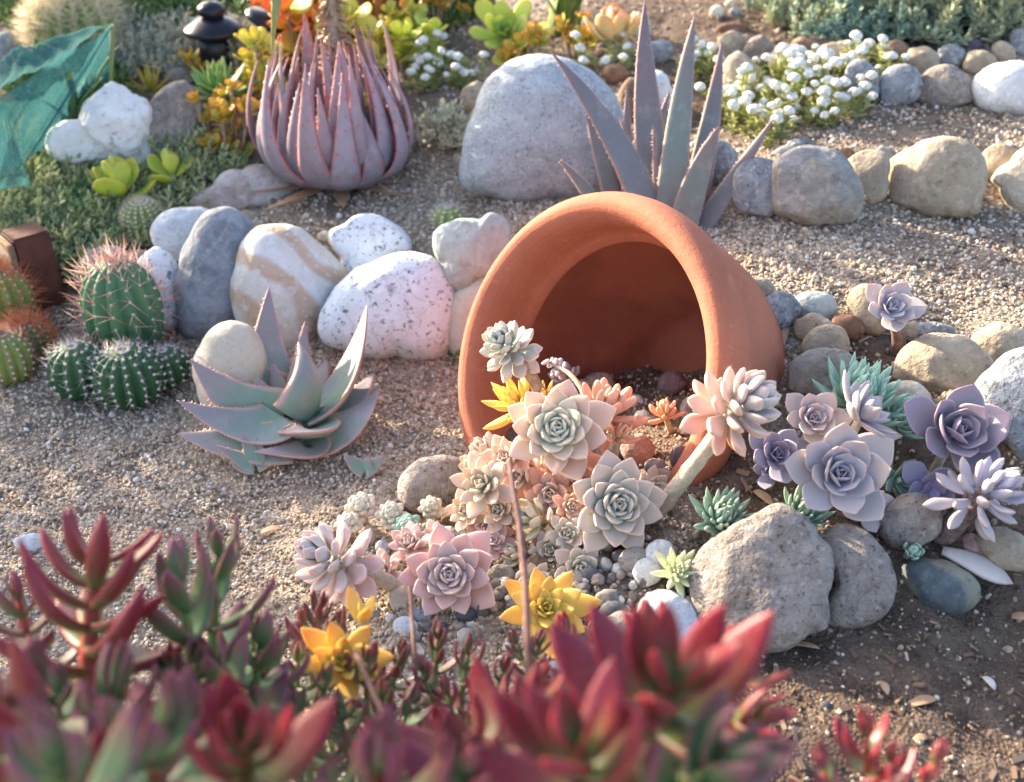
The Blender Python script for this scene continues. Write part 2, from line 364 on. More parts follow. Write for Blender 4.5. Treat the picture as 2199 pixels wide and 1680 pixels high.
# succulent leaves:    outer ring, inner ring, tip
M['mint'] = leaf_mat('mint_peach_leaf', (.74,.46,.34), (.50,.68,.50), (.86,.60,.46), .55, edge=(.86,.74,.62), edgeamt=.55, mott=.24, sss=.3)
M['sage'] = leaf_mat('sage_peach_leaf', (.56,.45,.37), (.42,.50,.43), (.72,.48,.38), .5, edge=(.72,.62,.54), edgeamt=.5, mott=.24, sss=.3)
M['peach'] = leaf_mat('peach_leaf', (.80,.38,.25), (.52,.52,.50), (.84,.52,.38), .5, edge=(.84,.66,.54), edgeamt=.4, mott=.24, sss=.3)
M['pinkl'] = leaf_mat('pink_leaf', (.74,.43,.38), (.56,.54,.52), (.80,.48,.42), .5, edge=(.86,.70,.64), edgeamt=.5, mott=.24, sss=.3)
M['cpink'] = leaf_mat('cream_pink_leaf', (.72,.50,.36), (.60,.57,.40), (.84,.55,.45), .5, edge=(.84,.74,.55), edgeamt=.4, mott=.24, sss=.3)
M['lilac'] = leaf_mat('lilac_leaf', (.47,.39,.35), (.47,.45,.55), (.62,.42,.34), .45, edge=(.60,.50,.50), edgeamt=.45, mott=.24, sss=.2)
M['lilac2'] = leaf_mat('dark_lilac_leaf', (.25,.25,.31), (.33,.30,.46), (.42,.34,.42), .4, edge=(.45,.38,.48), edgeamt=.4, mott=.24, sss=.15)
M['purp'] = leaf_mat('purple_leaf', (.24,.20,.23), (.35,.30,.35), (.42,.24,.32), .5, edge=(.52,.38,.46), edgeamt=.5, mott=.2, sss=.15)
M['dud'] = leaf_mat('blue_green_leaf', (.22,.35,.27), (.36,.50,.39), (.48,.46,.34), .35, mott=.1, sss=.2, edge=(.42,.6,.5), edgeamt=.25)
M['dudx'] = leaf_mat('aqua_leaf', (.30,.47,.36), (.46,.62,.49), (.5,.72,.6), .4, mott=.1, sss=.2)
M['lime'] = leaf_mat('lime_leaf', (.66,.70,.40), (.74,.78,.46), (.84,.76,.50), .5, mott=.1, sss=.35)
M['gold'] = leaf_mat('golden_leaf', (.82,.50,.09), (.76,.64,.17), (.86,.34,.06), .7, edge=(.88,.42,.08), edgeamt=.5, mott=.15, sss=.35)
M['gold2'] = leaf_mat('yellow_leaf', (.86,.52,.12), (.90,.66,.20), (.88,.46,.10), .5, mott=.1, sss=.4)
M['bead'] = leaf_mat('bead_leaf', (.78,.66,.52), (.62,.72,.54), (.84,.62,.54), .5, mott=.08, sss=.35)
M['coral'] = leaf_mat('coral_finger_leaf', (.74,.40,.27), (.66,.47,.34), (.84,.42,.28), .5, mott=.1, sss=.4)
M['bgreen'] = leaf_mat('little_green_leaf', (.16,.26,.12), (.24,.36,.2), (.55,.2,.14), .7, mott=.1, sss=.2)
M['cress'] = leaf_mat('pale_green_leaf', (.30,.44,.34), (.40,.54,.42), (.5,.6,.5), .3, mott=.2, sss=.2)
M['aloeb'] = leaf_mat('blue_aloe_leaf', (.20,.28,.24), (.20,.29,.20), (.32,.20,.24), .7, edge=(.72,.36,.30), edgeamt=.8, mott=.22, t0=.30, sss=.15, bloom=(.32,.29,.34))
M['aloet'] = leaf_mat('tall_aloe_leaf', (.13,.20,.18), (.15,.155,.165), (.23,.13,.14), .7, edge=(.46,.24,.22), edgeamt=.6, mott=.2, t0=.35, sss=.12)
M['aloep'] = leaf_mat('pink_aloe_leaf', (.25,.25,.31), (.20,.185,.23), (.34,.19,.20), .5, edge=(.52,.13,.12), edgeamt=.7, mott=.3, t0=.4, sss=.15, spots=((.42,.10,.08), .8))
M['agave'] = leaf_mat('green_agave_leaf', (.10,.22,.06), (.14,.30,.08), (.25,.30,.10), .5, edge=(.45,.55,.22), edgeamt=.9, mott=.2, sss=.1, trans=.15)
M['yaloe'] = leaf_mat('yellow_aloe_leaf', (.62,.42,.05), (.50,.48,.10), (.66,.36,.05), .5, mott=.2, sss=.1, trans=.3)
M['kal'] = leaf_mat('paddle_leaf', (.54,.66,.07), (.66,.76,.14), (.55,.45,.08), .5, edge=(.66,.34,.06), edgeamt=.5, mott=.1, sss=.2, trans=.3)
M['aeon'] = leaf_mat('aeonium_leaf', (.66,.72,.12), (.28,.52,.12), (.70,.56,.12), .5, edge=(.72,.40,.10), edgeamt=.55, mott=.15, sss=.15, trans=.35)
M['eche'] = leaf_mat('peach_cup_leaf', (.62,.56,.24), (.74,.50,.28), (.84,.34,.18), .6, edge=(.84,.24,.12), edgeamt=.6, mott=.15, sss=.2, trans=.3)
M['jadeo'] = leaf_mat('orange_jade_leaf', (.70,.44,.06), (.44,.54,.08), (.76,.24,.04), .55, edge=(.72,.12,.03), edgeamt=.6, mott=.2, sss=.1, trans=.35)
M['jadey'] = leaf_mat('yellow_jade_leaf', (.76,.66,.12), (.54,.62,.12), (.76,.44,.07), .5, edge=(.72,.26,.05), edgeamt=.4, mott=.2, sss=.1, trans=.35)
M['jader'] = leaf_mat('red_jade_leaf', (.74,.24,.06), (.74,.66,.10), (.76,.12,.05), .6, edge=(.76,.10,.04), edgeamt=.4, mott=.2, sss=.1, trans=.35)
M['strap'] = leaf_mat('green_strap_leaf', (.20,.28,.07), (.26,.34,.10), (.40,.28,.10), .5, edge=(.45,.40,.12), edgeamt=.6, mott=.3, sss=0, trans=.25)
M['bstrap'] = leaf_mat('brown_strap_leaf', (.36,.16,.06), (.24,.12,.05), (.40,.2,.08), .5, mott=.4, sss=0, trans=.25)
M['dstrap'] = leaf_mat('dark_green_leaf', (.08,.15,.05), (.12,.22,.08), (.3,.34,.1), .4, mott=.4, sss=0, trans=.2)
M['fred'] = leaf_mat('red_edged_leaf', (.22,.014,.03), (.10,.09,.035), (.21,.013,.03), .95, edge=(.28,.016,.035), edgeamt=.95, base=(.12,.19,.05), baseamt=1.0, t0=.34, mott=.25, rough=.30, sss=.15)
M['fgreen'] = leaf_mat('green_purple_leaf', (.07,.15,.06), (.09,.18,.065), (.19,.035,.075), .95, edge=(.24,.06,.10), edgeamt=.9, base=(.07,.17,.06), baseamt=.6, t0=.40, mott=.25, rough=.4, sss=.1)
M['fdark'] = leaf_mat('maroon_leaf', (.20,.035,.06), (.10,.15,.06), (.19,.03,.06), .9, edge=(.26,.04,.07), edgeamt=.6, base=(.09,.16,.06), baseamt=.7, t0=.28, mott=.25, rough=.4, sss=.1)
M['moss'] = plain('cover_leaf', (.26,.37,.17), (.60,.58,.30), 30, .7, .2, trans=.2)
M['sagec'] = plain('blue_green_cover_leaf', (.22,.34,.28), (.44,.46,.27), 14, .7, .2, trans=.2)
M['dust'] = plain('dusty_grey_leaf', (.46,.50,.40), (.70,.62,.44), 20, .8, .2, trans=.2)
M['dkgreen'] = plain('deep_green_leaf', (.07,.15,.045), (.19,.27,.09), 14, .6, .2, trans=.2)
M['alys'] = plain('alyssum_leaf', (.34,.40,.14), (.50,.50,.18), 30, .7, .2, trans=.3)
M['petal'] = plain('white_petal', (.84,.84,.80), (.76,.77,.70), 60, .7, .1, trans=.2)
M['cactus'] = plain('cactus_green', (.07,.18,.09), (.10,.21,.09), 60, .6, .2, sss=.1)
M['cactusd'] = plain('cactus_dark_green', (.030,.085,.035), (.045,.11,.04), 60, .6, .2)
M['spinedk'] = plain('rusty_spine', (.46,.22,.14), (.36,.16,.10), 60, .5, 0)
M['cactusy'] = plain('cactus_yellow_green', (.20,.27,.06), (.27,.31,.09), 60, .6, .2, sss=.1)
M['spine'] = plain('pink_spine', (.72,.40,.30), (.60,.30,.24), 60, .5, 0)
M['spinew'] = plain('pale_spine', (.72,.64,.60), (.60,.50,.46), 60, .5, 0)
M['spineo'] = plain('orange_spine', (.74,.24,.10), (.60,.18,.08), 60, .5, 0)
M['spiney'] = plain('straw_spine', (.74,.62,.40), (.62,.50,.30), 60, .5, 0)
M['black'] = plain('black_metal', (.012,.012,.02), (.02,.02,.028), 30, .28, .05, metal=.0)
def terracotta():
    k = NT('terracotta'); v = k.n('ShaderNodeTexCoord').outputs['Object']
    c = k.mix(k.smooth(k.noise(9, 5, .6, v), .3, .7), (.47,.165,.095), (.38,.125,.075))
    c = k.mix(k.math('MULTIPLY', k.smooth(k.noise(30, 6, .7, v, 1.5), .58, .75), .35), c, (.66,.36,.26))
    c = k.mix(k.math('MULTIPLY', k.smooth(k.noise(14, 7, .75, v, 3), .60, .72), .4), c, (.68,.52,.46))
    c = k.mix(k.math('MULTIPLY', k.smooth(k.voro(170, v), .13, .06), .8), c, (.16,.06,.035))
    c = k.mix(k.math('MULTIPLY', k.smooth(k.noise(420, 2, .6, v), .62, .7), .35), c, (.25,.09,.05))
    c = k.mix(k.math('MULTIPLY', k.smooth(k.noise(5, 6, .7, v, 1), .48, .66), .45), c, (.36,.15,.10))
    c = k.mix(k.math('MULTIPLY', k.smooth(k.noise(55, 6, .8, v, 2), .60, .74), .5), c, (.66,.54,.48))
    k.set(k.b.inputs['Base Color'], c); k.b.inputs['Roughness'].default_value = .82; k.b.inputs['Specular IOR Level'].default_value = .25
    sx = k.n('ShaderNodeSeparateXYZ'); k.l(v, sx.inputs[0])
    ln = k.noise(1, 3, .6, k.comb(sx.outputs[2], 300)); k.bump(k.math('ADD', k.math('ADD', k.noise(60, 5, .6, v), k.math('MULTIPLY', ln, .8)), k.math('MULTIPLY', k.noise(500, 2, .6, v), .45)), .55, .0018); return k.m
M['pot'] = terracotta()
M['potin'] = plain('shaded_terracotta', (.27,.085,.05), (.20,.06,.036), 14, .85, .3)  # darker inner wall: the shade inside the pot is put into the colour
# ================================================================== the ground
POT_C = Vector((.0546, .8206, .0705)); POT_N = Vector((-.708, -.541, .4535)).normalized(); POT_R = .165
POT_OUT = [(0, .150), (.008, .158), (.034, .158), (.04, .151), (.08, .144), (.12, .133), (.16, .118), (.195, .095), (.205, .082)]
POT_IN = [(0, .146), (.012, .1345), (.045, .129), (.056, .123), (.12, .112), (.16, .091), (.188, .074), (.192, .07)]
def pot_dr(x, y, z):
    rx, ry, rz = x-POT_C.x, y-POT_C.y, z-POT_C.z
    a = rx*POT_N.x+ry*POT_N.y+rz*POT_N.z
    return -a, np.sqrt(np.maximum(rx**2+ry**2+rz**2-a**2, 0))
SOILC = [(1700,1350,260,1),(2100,1350,300,1),(2150,1600,350,1),(1750,1600,300,1),(1900,760,130,.9),(1600,1050,130,1),(1950,1050,260,1),(1300,1150,160,.7),
 (2000,520,130,.42),(2199,540,130,.5),(1500,50,240,1),(1350,60,150,.9),(2100,1180,200,1),(250,450,300,.6),(950,240,120,.4),(800,60,250,.8),(1450,1250,90,.6),(1800,30,250,.8),(1050,1250,120,.5)]
_sc = [(G(a, b), r/FPX*gd(a, b), s) for a, b, r, s in SOILC]
def soilmask(x, y):
    m = np.zeros_like(np.asarray(x, float))
    for p, r, s in _sc:
        ry = r/math.sin(max(.3, math.atan2(CAM_H-p.z, p.y)))*.75
        m = np.maximum(m, s*np.exp(-(((x-p.x)/r)**2+((y-p.y)/ry)**2)**1.5))
    n = fbm(np.stack([x*14, y*14, x*0], -1), 3)*.22
    return np.clip(m*1.25+n*(m > .02), 0, 1)
gx = np.sinh(np.linspace(-5.2, 5.2, 520)); gx = gx/gx[-1]; a_ = np.linspace(-1, 1, 520); gx = a_*1.15+np.sign(a_)*np.abs(a_)**9*30
b_ = np.linspace(0, 1, 560); gy = .30+b_*2.0+b_**3*1.2+b_**14*30
gy = np.concatenate([[-30, -8, -2, -.5, 0, .15], gy])
GX, GY = np.meshgrid(gx, gy); GZ = H(GX, GY)
SM = soilmask(GX, GY)
GZ = GZ+fbm(np.stack([GX*9, GY*9, GX*0+3], -1), 3)*.004+fbm(np.stack([GX*60, GY*60, GX*0+3], -1), 3)*.0014
GZ = GZ+SM*fbm(np.stack([GX*130, GY*130, GX*0+9], -1), 2)*.0012
dep, rad = pot_dr(GX, GY, GZ)
ro = np.interp(dep, [q[0] for q in POT_OUT], [q[1] for q in POT_OUT])
INP = (dep > .004) & (dep < .204) & (rad < ro-.0035)
nxn, nyn = len(gx), len(gy); idx = np.arange(nxn*nyn).reshape(nyn, nxn)
F4 = np.stack([idx[:-1, :-1], idx[:-1, 1:], idx[1:, 1:], idx[1:, :-1]], -1)[~(INP[:-1, :-1] & INP[:-1, 1:] & INP[1:, 1:] & INP[1:, :-1])]
def ground_mat():
    k = NT('gravel_ground'); v = k.n('ShaderNodeTexCoord').outputs['Object']; s = k.n('ShaderNodeAttribute', attribute_name='soil').outputs['Fac']
    g = k.mix(k.smooth(k.noise(5, 4, .6, v), .35, .65), (.40,.32,.24), (.33,.26,.195))
    vc = k.voro(330, v, out='Color'); sp = k.n('ShaderNodeSeparateColor'); k.l(vc, sp.inputs[0])
    gr = k.ramp(sp.outputs[0], [(0, (.16,.12,.09)), (.4, (.34,.26,.19)), (.8, (.44,.36,.27)), (1, (.6,.56,.5))])
    g = k.mix(.6, g, gr)
    so = k.mix(k.smooth(k.noise(30, 6, .7, v), .35, .65), (.085,.058,.043), (.175,.125,.093))
    so = k.mix(k.math('MULTIPLY', k.smooth(k.noise(500, 2, .6, v), .6, .7), .5), so, (.34,.27,.21))
    so = k.mix(k.smooth(k.noise(3.5, 3, .6, v), .5, .75), so, (.23,.175,.135))
    c = k.mix(s, g, so); k.set(k.b.inputs['Base Color'], c); k.b.inputs['Roughness'].default_value = .95; k.b.inputs['Specular IOR Level'].default_value = .15
    k.bump(k.math('ADD', k.noise(260, 5, .7, v), k.voro(330, v)), .8, .003); return k.m
M['ground'] = ground_mat()
gm = fastmesh('ground', np.stack([GX, GY, GZ], -1).reshape(-1, 3), F4, M['ground'], True, {'soil': SM.ravel()})
ground = tag(ob('ground', gm), kind='structure')
# soil poured into the lying pot
dback = None
for t in np.linspace(.7, 1.5, 800):
    q = P(1430, 812, t); d_, r_ = pot_dr(q.x, q.y, q.z)
    if d_ > .186 or (d_ > .03 and r_ > np.interp(d_, [a[0] for a in POT_IN], [a[1] for a in POT_IN])): dback = q; break
NH = Vector((POT_N.x, POT_N.y, 0)); nhl = NH.length; NH.normalize()
def inner_z(x, y):
    z = np.full_like(np.asarray(x, float), .0)
    for it in range(4):
        dd = np.maximum(pot_dr(x, y, z)[0]/nhl, 0)
        hm = H(x+NH.x*dd, y+NH.y*dd); z = hm+POTSL*dd
    return z
POTSL = 0.0
d0 = float(pot_dr(dback.x, dback.y, dback.z)[0])/nhl
POTSL = (dback.z-float(H(dback.x+NH.x*d0, dback.y+NH.y*d0)))/d0
print('pot back', tuple(dback), 'slope', POTSL, 'depth', d0*nhl)
lx = np.linspace(POT_C.x-.22, POT_C.x+.3, 150); ly = np.linspace(POT_C.y-.22, POT_C.y+.3, 150); LX, LY = np.meshgrid(lx, ly)
LZ = inner_z(LX, LY)+fbm(np.stack([LX*40, LY*40, LX*0], -1), 3)*.0025
dep, rad = pot_dr(LX, LY, LZ); ri = np.interp(dep, [q[0] for q in POT_IN], [q[1] for q in POT_IN])
keep = (dep > -.012) & (dep < .198) & (rad < ri+.006)
LZ = np.where(dep < .004, LZ-.002-.15*np.maximum(.004-dep, 0), LZ+.002)
ii = np.arange(LX.size).reshape(LX.shape); fk = keep[:-1, :-1] & keep[:-1, 1:] & keep[1:, 1:] & keep[1:, :-1]
F5 = np.stack([ii[:-1, :-1], ii[:-1, 1:], ii[1:, 1:], ii[1:, :-1]], -1)[fk]
tag(ob('soil', fastmesh('soil', np.stack([LX, LY, LZ], -1).reshape(-1, 3), F5, M['ground'], True, {'soil': np.full(LX.size, .95)})), kind='structure')
def Gp(px, py):
    """point on the soil inside the pot"""
    r = ray(px, py); ts = np.linspace(.7, 1.4, 300); x, y, z = r.x*ts, r.y*ts, CAM_H+r.z*ts
    g = z-inner_z(x, y); i = int(np.argmax(g < 0)); return P(px, py, float(ts[i]))
# ------------------------------------------------------------------ loose grains and chips (uncountable)
def scatter(name, pos, rot, scl, ramp, kind='ico', rough=.85, subdiv=1):
    g = bpy.data.node_groups.new(name, 'GeometryNodeTree')
    g.interface.new_socket('Geometry', in_out='INPUT', socket_type='NodeSocketGeometry'); g.interface.new_socket('Geometry', in_out='OUTPUT', socket_type='NodeSocketGeometry')
    ni, no = g.nodes.new('NodeGroupInput'), g.nodes.new('NodeGroupOutput')
    if kind == 'ico':
        src = g.nodes.new('GeometryNodeMeshIcoSphere'); src.inputs['Subdivisions'].default_value = subdiv
    else:
        src = g.nodes.new('GeometryNodeMeshCube'); src.inputs['Size'].default_value = (2, 2, 2)
    ge = src.outputs['Mesh']
    if kind == 'ico':
        sp = g.nodes.new('GeometryNodeSetPosition'); nz = g.nodes.new('ShaderNodeTexNoise'); nz.inputs['Scale'].default_value = 1.3
        sb = g.nodes.new('ShaderNodeVectorMath'); sb.operation = 'SUBTRACT'; sb.inputs[1].default_value = (.5, .5, .5)
        g.links.new(nz.outputs['Color'], sb.inputs[0]); mu = g.nodes.new('ShaderNodeVectorMath'); mu.operation = 'SCALE'; mu.inputs['Scale'].default_value = .9
        g.links.new(sb.outputs[0], mu.inputs[0]); g.links.new(mu.outputs[0], sp.inputs['Offset']); g.links.new(ge, sp.inputs['Geometry']); ge = sp.outputs[0]
        ss = g.nodes.new('GeometryNodeSetShadeSmooth'); g.links.new(ge, ss.inputs[0]); ss.inputs['Shade Smooth'].default_value = subdiv > 1; ge = ss.outputs[0]
    mt = NT(name); oi = mt.n('ShaderNodeObjectInfo'); mt.set(mt.b.inputs['Base Color'], mt.ramp(oi.outputs['Random'], ramp)); mt.b.inputs['Roughness'].default_value = rough
    mt.b.inputs['Specular IOR Level'].default_value = .25
    sm = g.nodes.new('GeometryNodeSetMaterial'); sm.inputs['Material'].default_value = mt.m; g.links.new(ge, sm.inputs['Geometry'])
    ip = g.nodes.new('GeometryNodeInstanceOnPoints')
    ra = g.nodes.new('GeometryNodeInputNamedAttribute'); ra.data_type = 'FLOAT_VECTOR'; ra.inputs['Name'].default_value = 'rot'
    sa = g.nodes.new('GeometryNodeInputNamedAttribute'); sa.data_type = 'FLOAT_VECTOR'; sa.inputs['Name'].default_value = 'scl'
    g.links.new(ni.outputs[0], ip.inputs['Points']); g.links.new(sm.outputs[0], ip.inputs['Instance'])
    e2 = g.nodes.new('FunctionNodeEulerToRotation'); g.links.new(ra.outputs['Attribute'], e2.inputs[0]); g.links.new(e2.outputs[0], ip.inputs['Rotation'])
    g.links.new(sa.outputs['Attribute'], ip.inputs['Scale']); g.links.new(ip.outputs[0], no.inputs[0])
    m = bpy.data.meshes.new(name); m.vertices.add(len(pos)); m.vertices.foreach_set('co', np.asarray(pos, np.float32).ravel())
    for nm, a in (('rot', rot), ('scl', scl)):
        at = m.attributes.new(nm, 'FLOAT_VECTOR', 'POINT'); at.data.foreach_set('vector', np.asarray(a, np.float32).ravel())
    m.materials.append(mt.m); o = ob(name, m); md = o.modifiers.new('scatter', 'NODES'); md.node_group = g
    return tag(o, kind='stuff')
def pts_area(n, y0, y1, pw=1.6, edge=1.0):
    y = y0+(y1-y0)*RNG.random(n); x = (RNG.random(n)*2-1)*(.12+.56*y)*edge
    k = RNG.random(n) < np.minimum(1, (.95/y)**pw)*(x*0+1)*np.minimum(1, (.12+.56*y)/(.12+.56*y1)*1.0)
    x, y = x[k], y[k]; z = H(x, y); d, r = pot_dr(x, y, z); ro = np.interp(d, [q[0] for q in POT_OUT], [q[1] for q in POT_OUT])
    k = ~((d > -.004) & (d < .21) & (r < ro)); x, y, z = x[k], y[k], z[k]
    zz = z+fbm(np.stack([x*9, y*9, x*0+3], -1), 3)*.004
    return x, y, zz
GRAVEL = [(0, (.13,.105,.085)), (.12, (.29,.22,.16)), (.35, (.44,.345,.25)), (.6, (.54,.435,.325)), (.8, (.58,.50,.41)), (.9, (.42,.30,.23)), (.96, (.62,.60,.56)), (1, (.74,.72,.68))]
DIRT = [(0, (.05,.035,.028)), (.35, (.12,.085,.065)), (.7, (.22,.16,.12)), (.94, (.34,.26,.19)), (1, (.46,.40,.33))]
x, y, z = pts_area(520000, .42, 2.5)
sm = soilmask(x, y); k = RNG.random(len(x)) > sm*.93; x, y, z = x[k], y[k], z[k]; n = len(x)
r = (.0011+.0011*RNG.random(n)**2)*(.75+.45*y); r = np.where(RNG.random(n) < .02, r*1.8, r)
sc = r[:, None]*(.65+.6*RNG.random((n, 3)))
print('gravel', n)
scatter('gravel', np.stack([x, y, z+r*.25], -1), RNG.random((n, 3))*6.28, sc, GRAVEL)
x, y, z = pts_area(190000, .42, 2.2); sm = soilmask(x, y); k = RNG.random(len(x)) < sm*.9; x, y, z = x[k], y[k], z[k]; n = len(x)
r = (.0007+.0013*RNG.random(n)**3); sc = r[:, None]*(.6+.7*RNG.random((n, 3)))
scatter('soil_crumbs', np.stack([x, y, z+r*.2], -1), RNG.random((n, 3))*6.28, sc, DIRT)
x, y, z = pts_area(26000, .42, 2.0); sm = soilmask(x, y); k = RNG.random(len(x)) < .06+sm*.9; x, y, z = x[k], y[k], z[k]; n = len(x)
L = .0012+.0055*RNG.random(n)**4; sc = np.stack([L, L*(.12+.3*RNG.random(n)), L*.08+.0002], -1)
rot = np.stack([RNG.normal(size=n)*.35, RNG.normal(size=n)*.3, RNG.random(n)*6.28], -1)
scatter('bark_litter', np.stack([x, y, z+.0016], -1), rot, sc, [(0, (.10,.06,.045)), (.4, (.20,.13,.09)), (.7, (.30,.20,.13)), (.94, (.34,.25,.18)), (1, (.5,.44,.38))], 'cube')
# crumbs inside the pot
n = 9000; x = POT_C.x-.2+.5*RNG.random(n); y = POT_C.y-.2+.5*RNG.random(n); z = inner_z(x, y); d, rr = pot_dr(x, y, z)
k = (d > -.01) & (d < .19) & (rr < np.interp(d, [q[0] for q in POT_IN], [q[1] for q in POT_IN])-.002); x, y, z = x[k], y[k], z[k]; n = len(x)
r = .0008+.0016*RNG.random(n)**2
scatter('potting_grit', np.stack([x, y, z+.003], -1), RNG.random((n, 3))*6.28, r[:, None]*(.6+.7*RNG.random((n, 3))), [(0, (.07,.05,.04)), (.5, (.26,.17,.11)), (.8, (.42,.3,.2)), (.93, (.5,.42,.36)), (1, (.7,.68,.64))])
# medium pebbles
x, y, z = pts_area(2600, .45, 2.3); k = RNG.random(len(x)) < .5; x, y, z = x[k], y[k], z[k]; n = len(x)
r = .0022+.004*RNG.random(n)**3
scatter('small_pebbles', np.stack([x, y, z+r*.25], -1), RNG.random((n, 3))*6.28, r[:, None]*(.55+.6*RNG.random((n, 3))), [(0, (.09,.09,.10)), (.3, (.26,.20,.15)), (.6, (.40,.32,.25)), (.9, (.48,.43,.36)), (1, (.68,.66,.62))], subdiv=2)
# pebbles thick around the pot's foot
n = 420; cxs = RNG.normal(1170, 190, n); cys = RNG.normal(1260, 75, n); pos = []
for a, b in zip(cxs, cys):
    q = G(a, b); pos.append(q)
r = .002+.0045*RNG.random(n)**2; pos = np.array([[*q] for q in pos]); pos[:, 2] += r*.4
scatter('foot_pebbles', pos, RNG.random((n, 3))*6.28, r[:, None]*(.6+.6*RNG.random((n, 3))), [(0, (.07,.075,.09)), (.35, (.2,.18,.17)), (.6, (.36,.3,.25)), (.85, (.5,.48,.45)), (1, (.72,.72,.72))], subdiv=3)
# ================================================================== terracotta pot
ax_q = POT_N.to_track_quat('Z', 'Y')
pot = thing('terracotta_pot', POT_C - POT_N*.205, 'large terracotta pot lying tipped on its side, half sunk among the rosettes', 'pot', rot=ax_q)
def lathe(profile, nseg=120):
    V = []; F = []; n = len(profile)
    for (d, r) in profile:
        for j in range(nseg):
            a = j/nseg*2*math.pi; V.append((r*math.cos(a), r*math.sin(a), .205-d))
    for i in range(n-1):
        for j in range(nseg):
            F.append((i*nseg+j, i*nseg+(j+1) % nseg, (i+1)*nseg+(j+1) % nseg, (i+1)*nseg+j))
    return V, F
rim = [(.060, .1235), (.056, .1230), (.050, .1285), (.044, .1300), (.03, .1308), (.016, .1322), (.007, .1352), (.002, .1400), (-.001, .1460), (.0005, .1525), (.006, .1575), (.013, .1597), (.024, .1602), (.034, .1590), (.039, .1560), (.041, .1515)]
v, f = lathe(rim); ob('rim', mesh('rim', v, f, M['pot']), pot)
body = [(.041, .1520), (.06, .1495), (.08, .1465), (.10, .142), (.12, .1365), (.14, .129), (.16, .119), (.18, .106), (.195, .094), (.203, .086), (.205, .080), (.205, .03), (.205, .001)]
v, f = lathe(body)
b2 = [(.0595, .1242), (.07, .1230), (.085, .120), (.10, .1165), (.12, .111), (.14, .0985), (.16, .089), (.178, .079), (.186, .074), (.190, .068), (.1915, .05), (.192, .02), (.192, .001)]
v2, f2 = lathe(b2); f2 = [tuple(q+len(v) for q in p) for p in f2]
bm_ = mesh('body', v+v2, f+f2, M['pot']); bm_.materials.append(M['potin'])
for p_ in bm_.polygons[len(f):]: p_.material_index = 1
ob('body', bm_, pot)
# ================================================================== stones
import bmesh
def ico(n):
    b = bmesh.new(); bmesh.ops.create_icosphere(b, subdivisions=n, radius=1); V = np.array([q.co[:] for q in b.verts]); F = np.array([[w.index for w in q.verts] for q in b.faces]); b.free(); return V, F
ICO = {k: ico(k) for k in (2, 3, 4, 5)}
NSTONE = 0
def stone(outline, mat, label, group=None, dr=.8, ang=0.0, rough=.035, base=None, cat='stone', name='stone', gfun=None, lift=0, sub=None):
    global NSTONE; NSTONE += 1; rg = np.random.default_rng(NSTONE*13+5)
    o = np.array(outline, float); x0, y0 = o.min(0); x1, y1 = o.max(0); cx, cy = (x0+x1)/2, (y0+y1)/2
    bp = base or (o[o[:, 1].argmax()][0], y1)
    gpt = (gfun or G)(bp[0], bp[1]-.04*(y1-y0)); rc = ray(cx, cy); Dc = (gpt-ORG).dot(rc)-lift
    ux = (CR-rc*CR.dot(rc)).normalized(); uy = ux.cross(rc); C = ORG+rc*Dc
    uv = []
    for px, py in o:
        r = ray(px, py); q = ORG+r*(Dc/r.dot(rc))-C; uv.append((q.dot(ux), q.dot(uy)))
    uv = np.array(uv); th = np.arctan2(uv[:, 1], uv[:, 0]); rr = np.hypot(uv[:, 0], uv[:, 1]); k = np.argsort(th); th, rr = th[k], rr[k]
    tt = np.linspace(-np.pi, np.pi, 361)[:-1]; rf = np.interp(tt, np.r_[th-2*np.pi, th, th+2*np.pi], np.r_[rr, rr, rr])
    kern = np.exp(-np.linspace(-2.2, 2.2, 19)**2*(4 if ang else 1)); kern /= kern.sum(); rf = np.convolve(np.r_[rf[-9:], rf, rf[:9]], kern, 'valid')*1.045
    W_, H_ = uv[:, 0].ptp() if hasattr(uv, 'ptp') else np.ptp(uv[:, 0]), np.ptp(uv[:, 1])
    depth = dr*min(W_, H_)*.5; size = (W_+H_)/4
    s = sub or (5 if max(x1-x0, y1-y0) > 110 else 4 if max(x1-x0, y1-y0) > 40 else 3)
    V, F = ICO[s]; D = V.copy()
    if ang:
        N = rg.normal(size=(int(14), 3)); N[:, 2] += .35; N[:, 2] = np.where(np.abs(N[:, 2]) < 1.6, 1.9*np.sign(N[:, 2]+.3), N[:, 2]); N /= np.linalg.norm(N, axis=1)[:, None]; hh = rg.uniform(1-.42*ang, 1-.10*ang, len(N))
        dp = D@N.T; lim = np.where(dp > .05, hh/np.maximum(dp, .05), 9).min(1); D = D*np.minimum(1, lim)[:, None]
    D = D*(1+rough*fbm(V*1.6+NSTONE*7.1, 3)[:, None]+rough*.35*fbm(V*7+NSTONE*3.3, 3)[:, None]+(.016*ang+.004)*fbm(V*15+NSTONE*1.3, 3)[:, None])
    rho = np.hypot(D[:, 0], D[:, 1]); ta = np.arctan2(V[:, 1], V[:, 0]); rt = np.interp(ta, np.r_[tt, np.pi], np.r_[rf, rf[0]]); rm = rf.mean()
    bl = np.clip(rho*1.6, 0, 1)**2; re = rm*(1-bl)+rt*bl
    q = .80 if not ang else .76; rho2 = np.minimum(rho, 1.2)**q
    zz = np.sign(D[:, 2])*np.abs(D[:, 2])**(.95 if not ang else .72)*depth
    Wd = np.array(C)+np.outer(np.cos(ta)*rho2*re, ux)+np.outer(np.sin(ta)*rho2*re, uy)+np.outer(zz, -np.array(rc))
    org = Vector((C.x, C.y, gpt.z)); Vl = Wd-np.array(org)
    m = fastmesh(name, Vl, F, mat, True); e = ob(name, m, None, Matrix.Translation(org))
    return tag(e, label, cat, group)
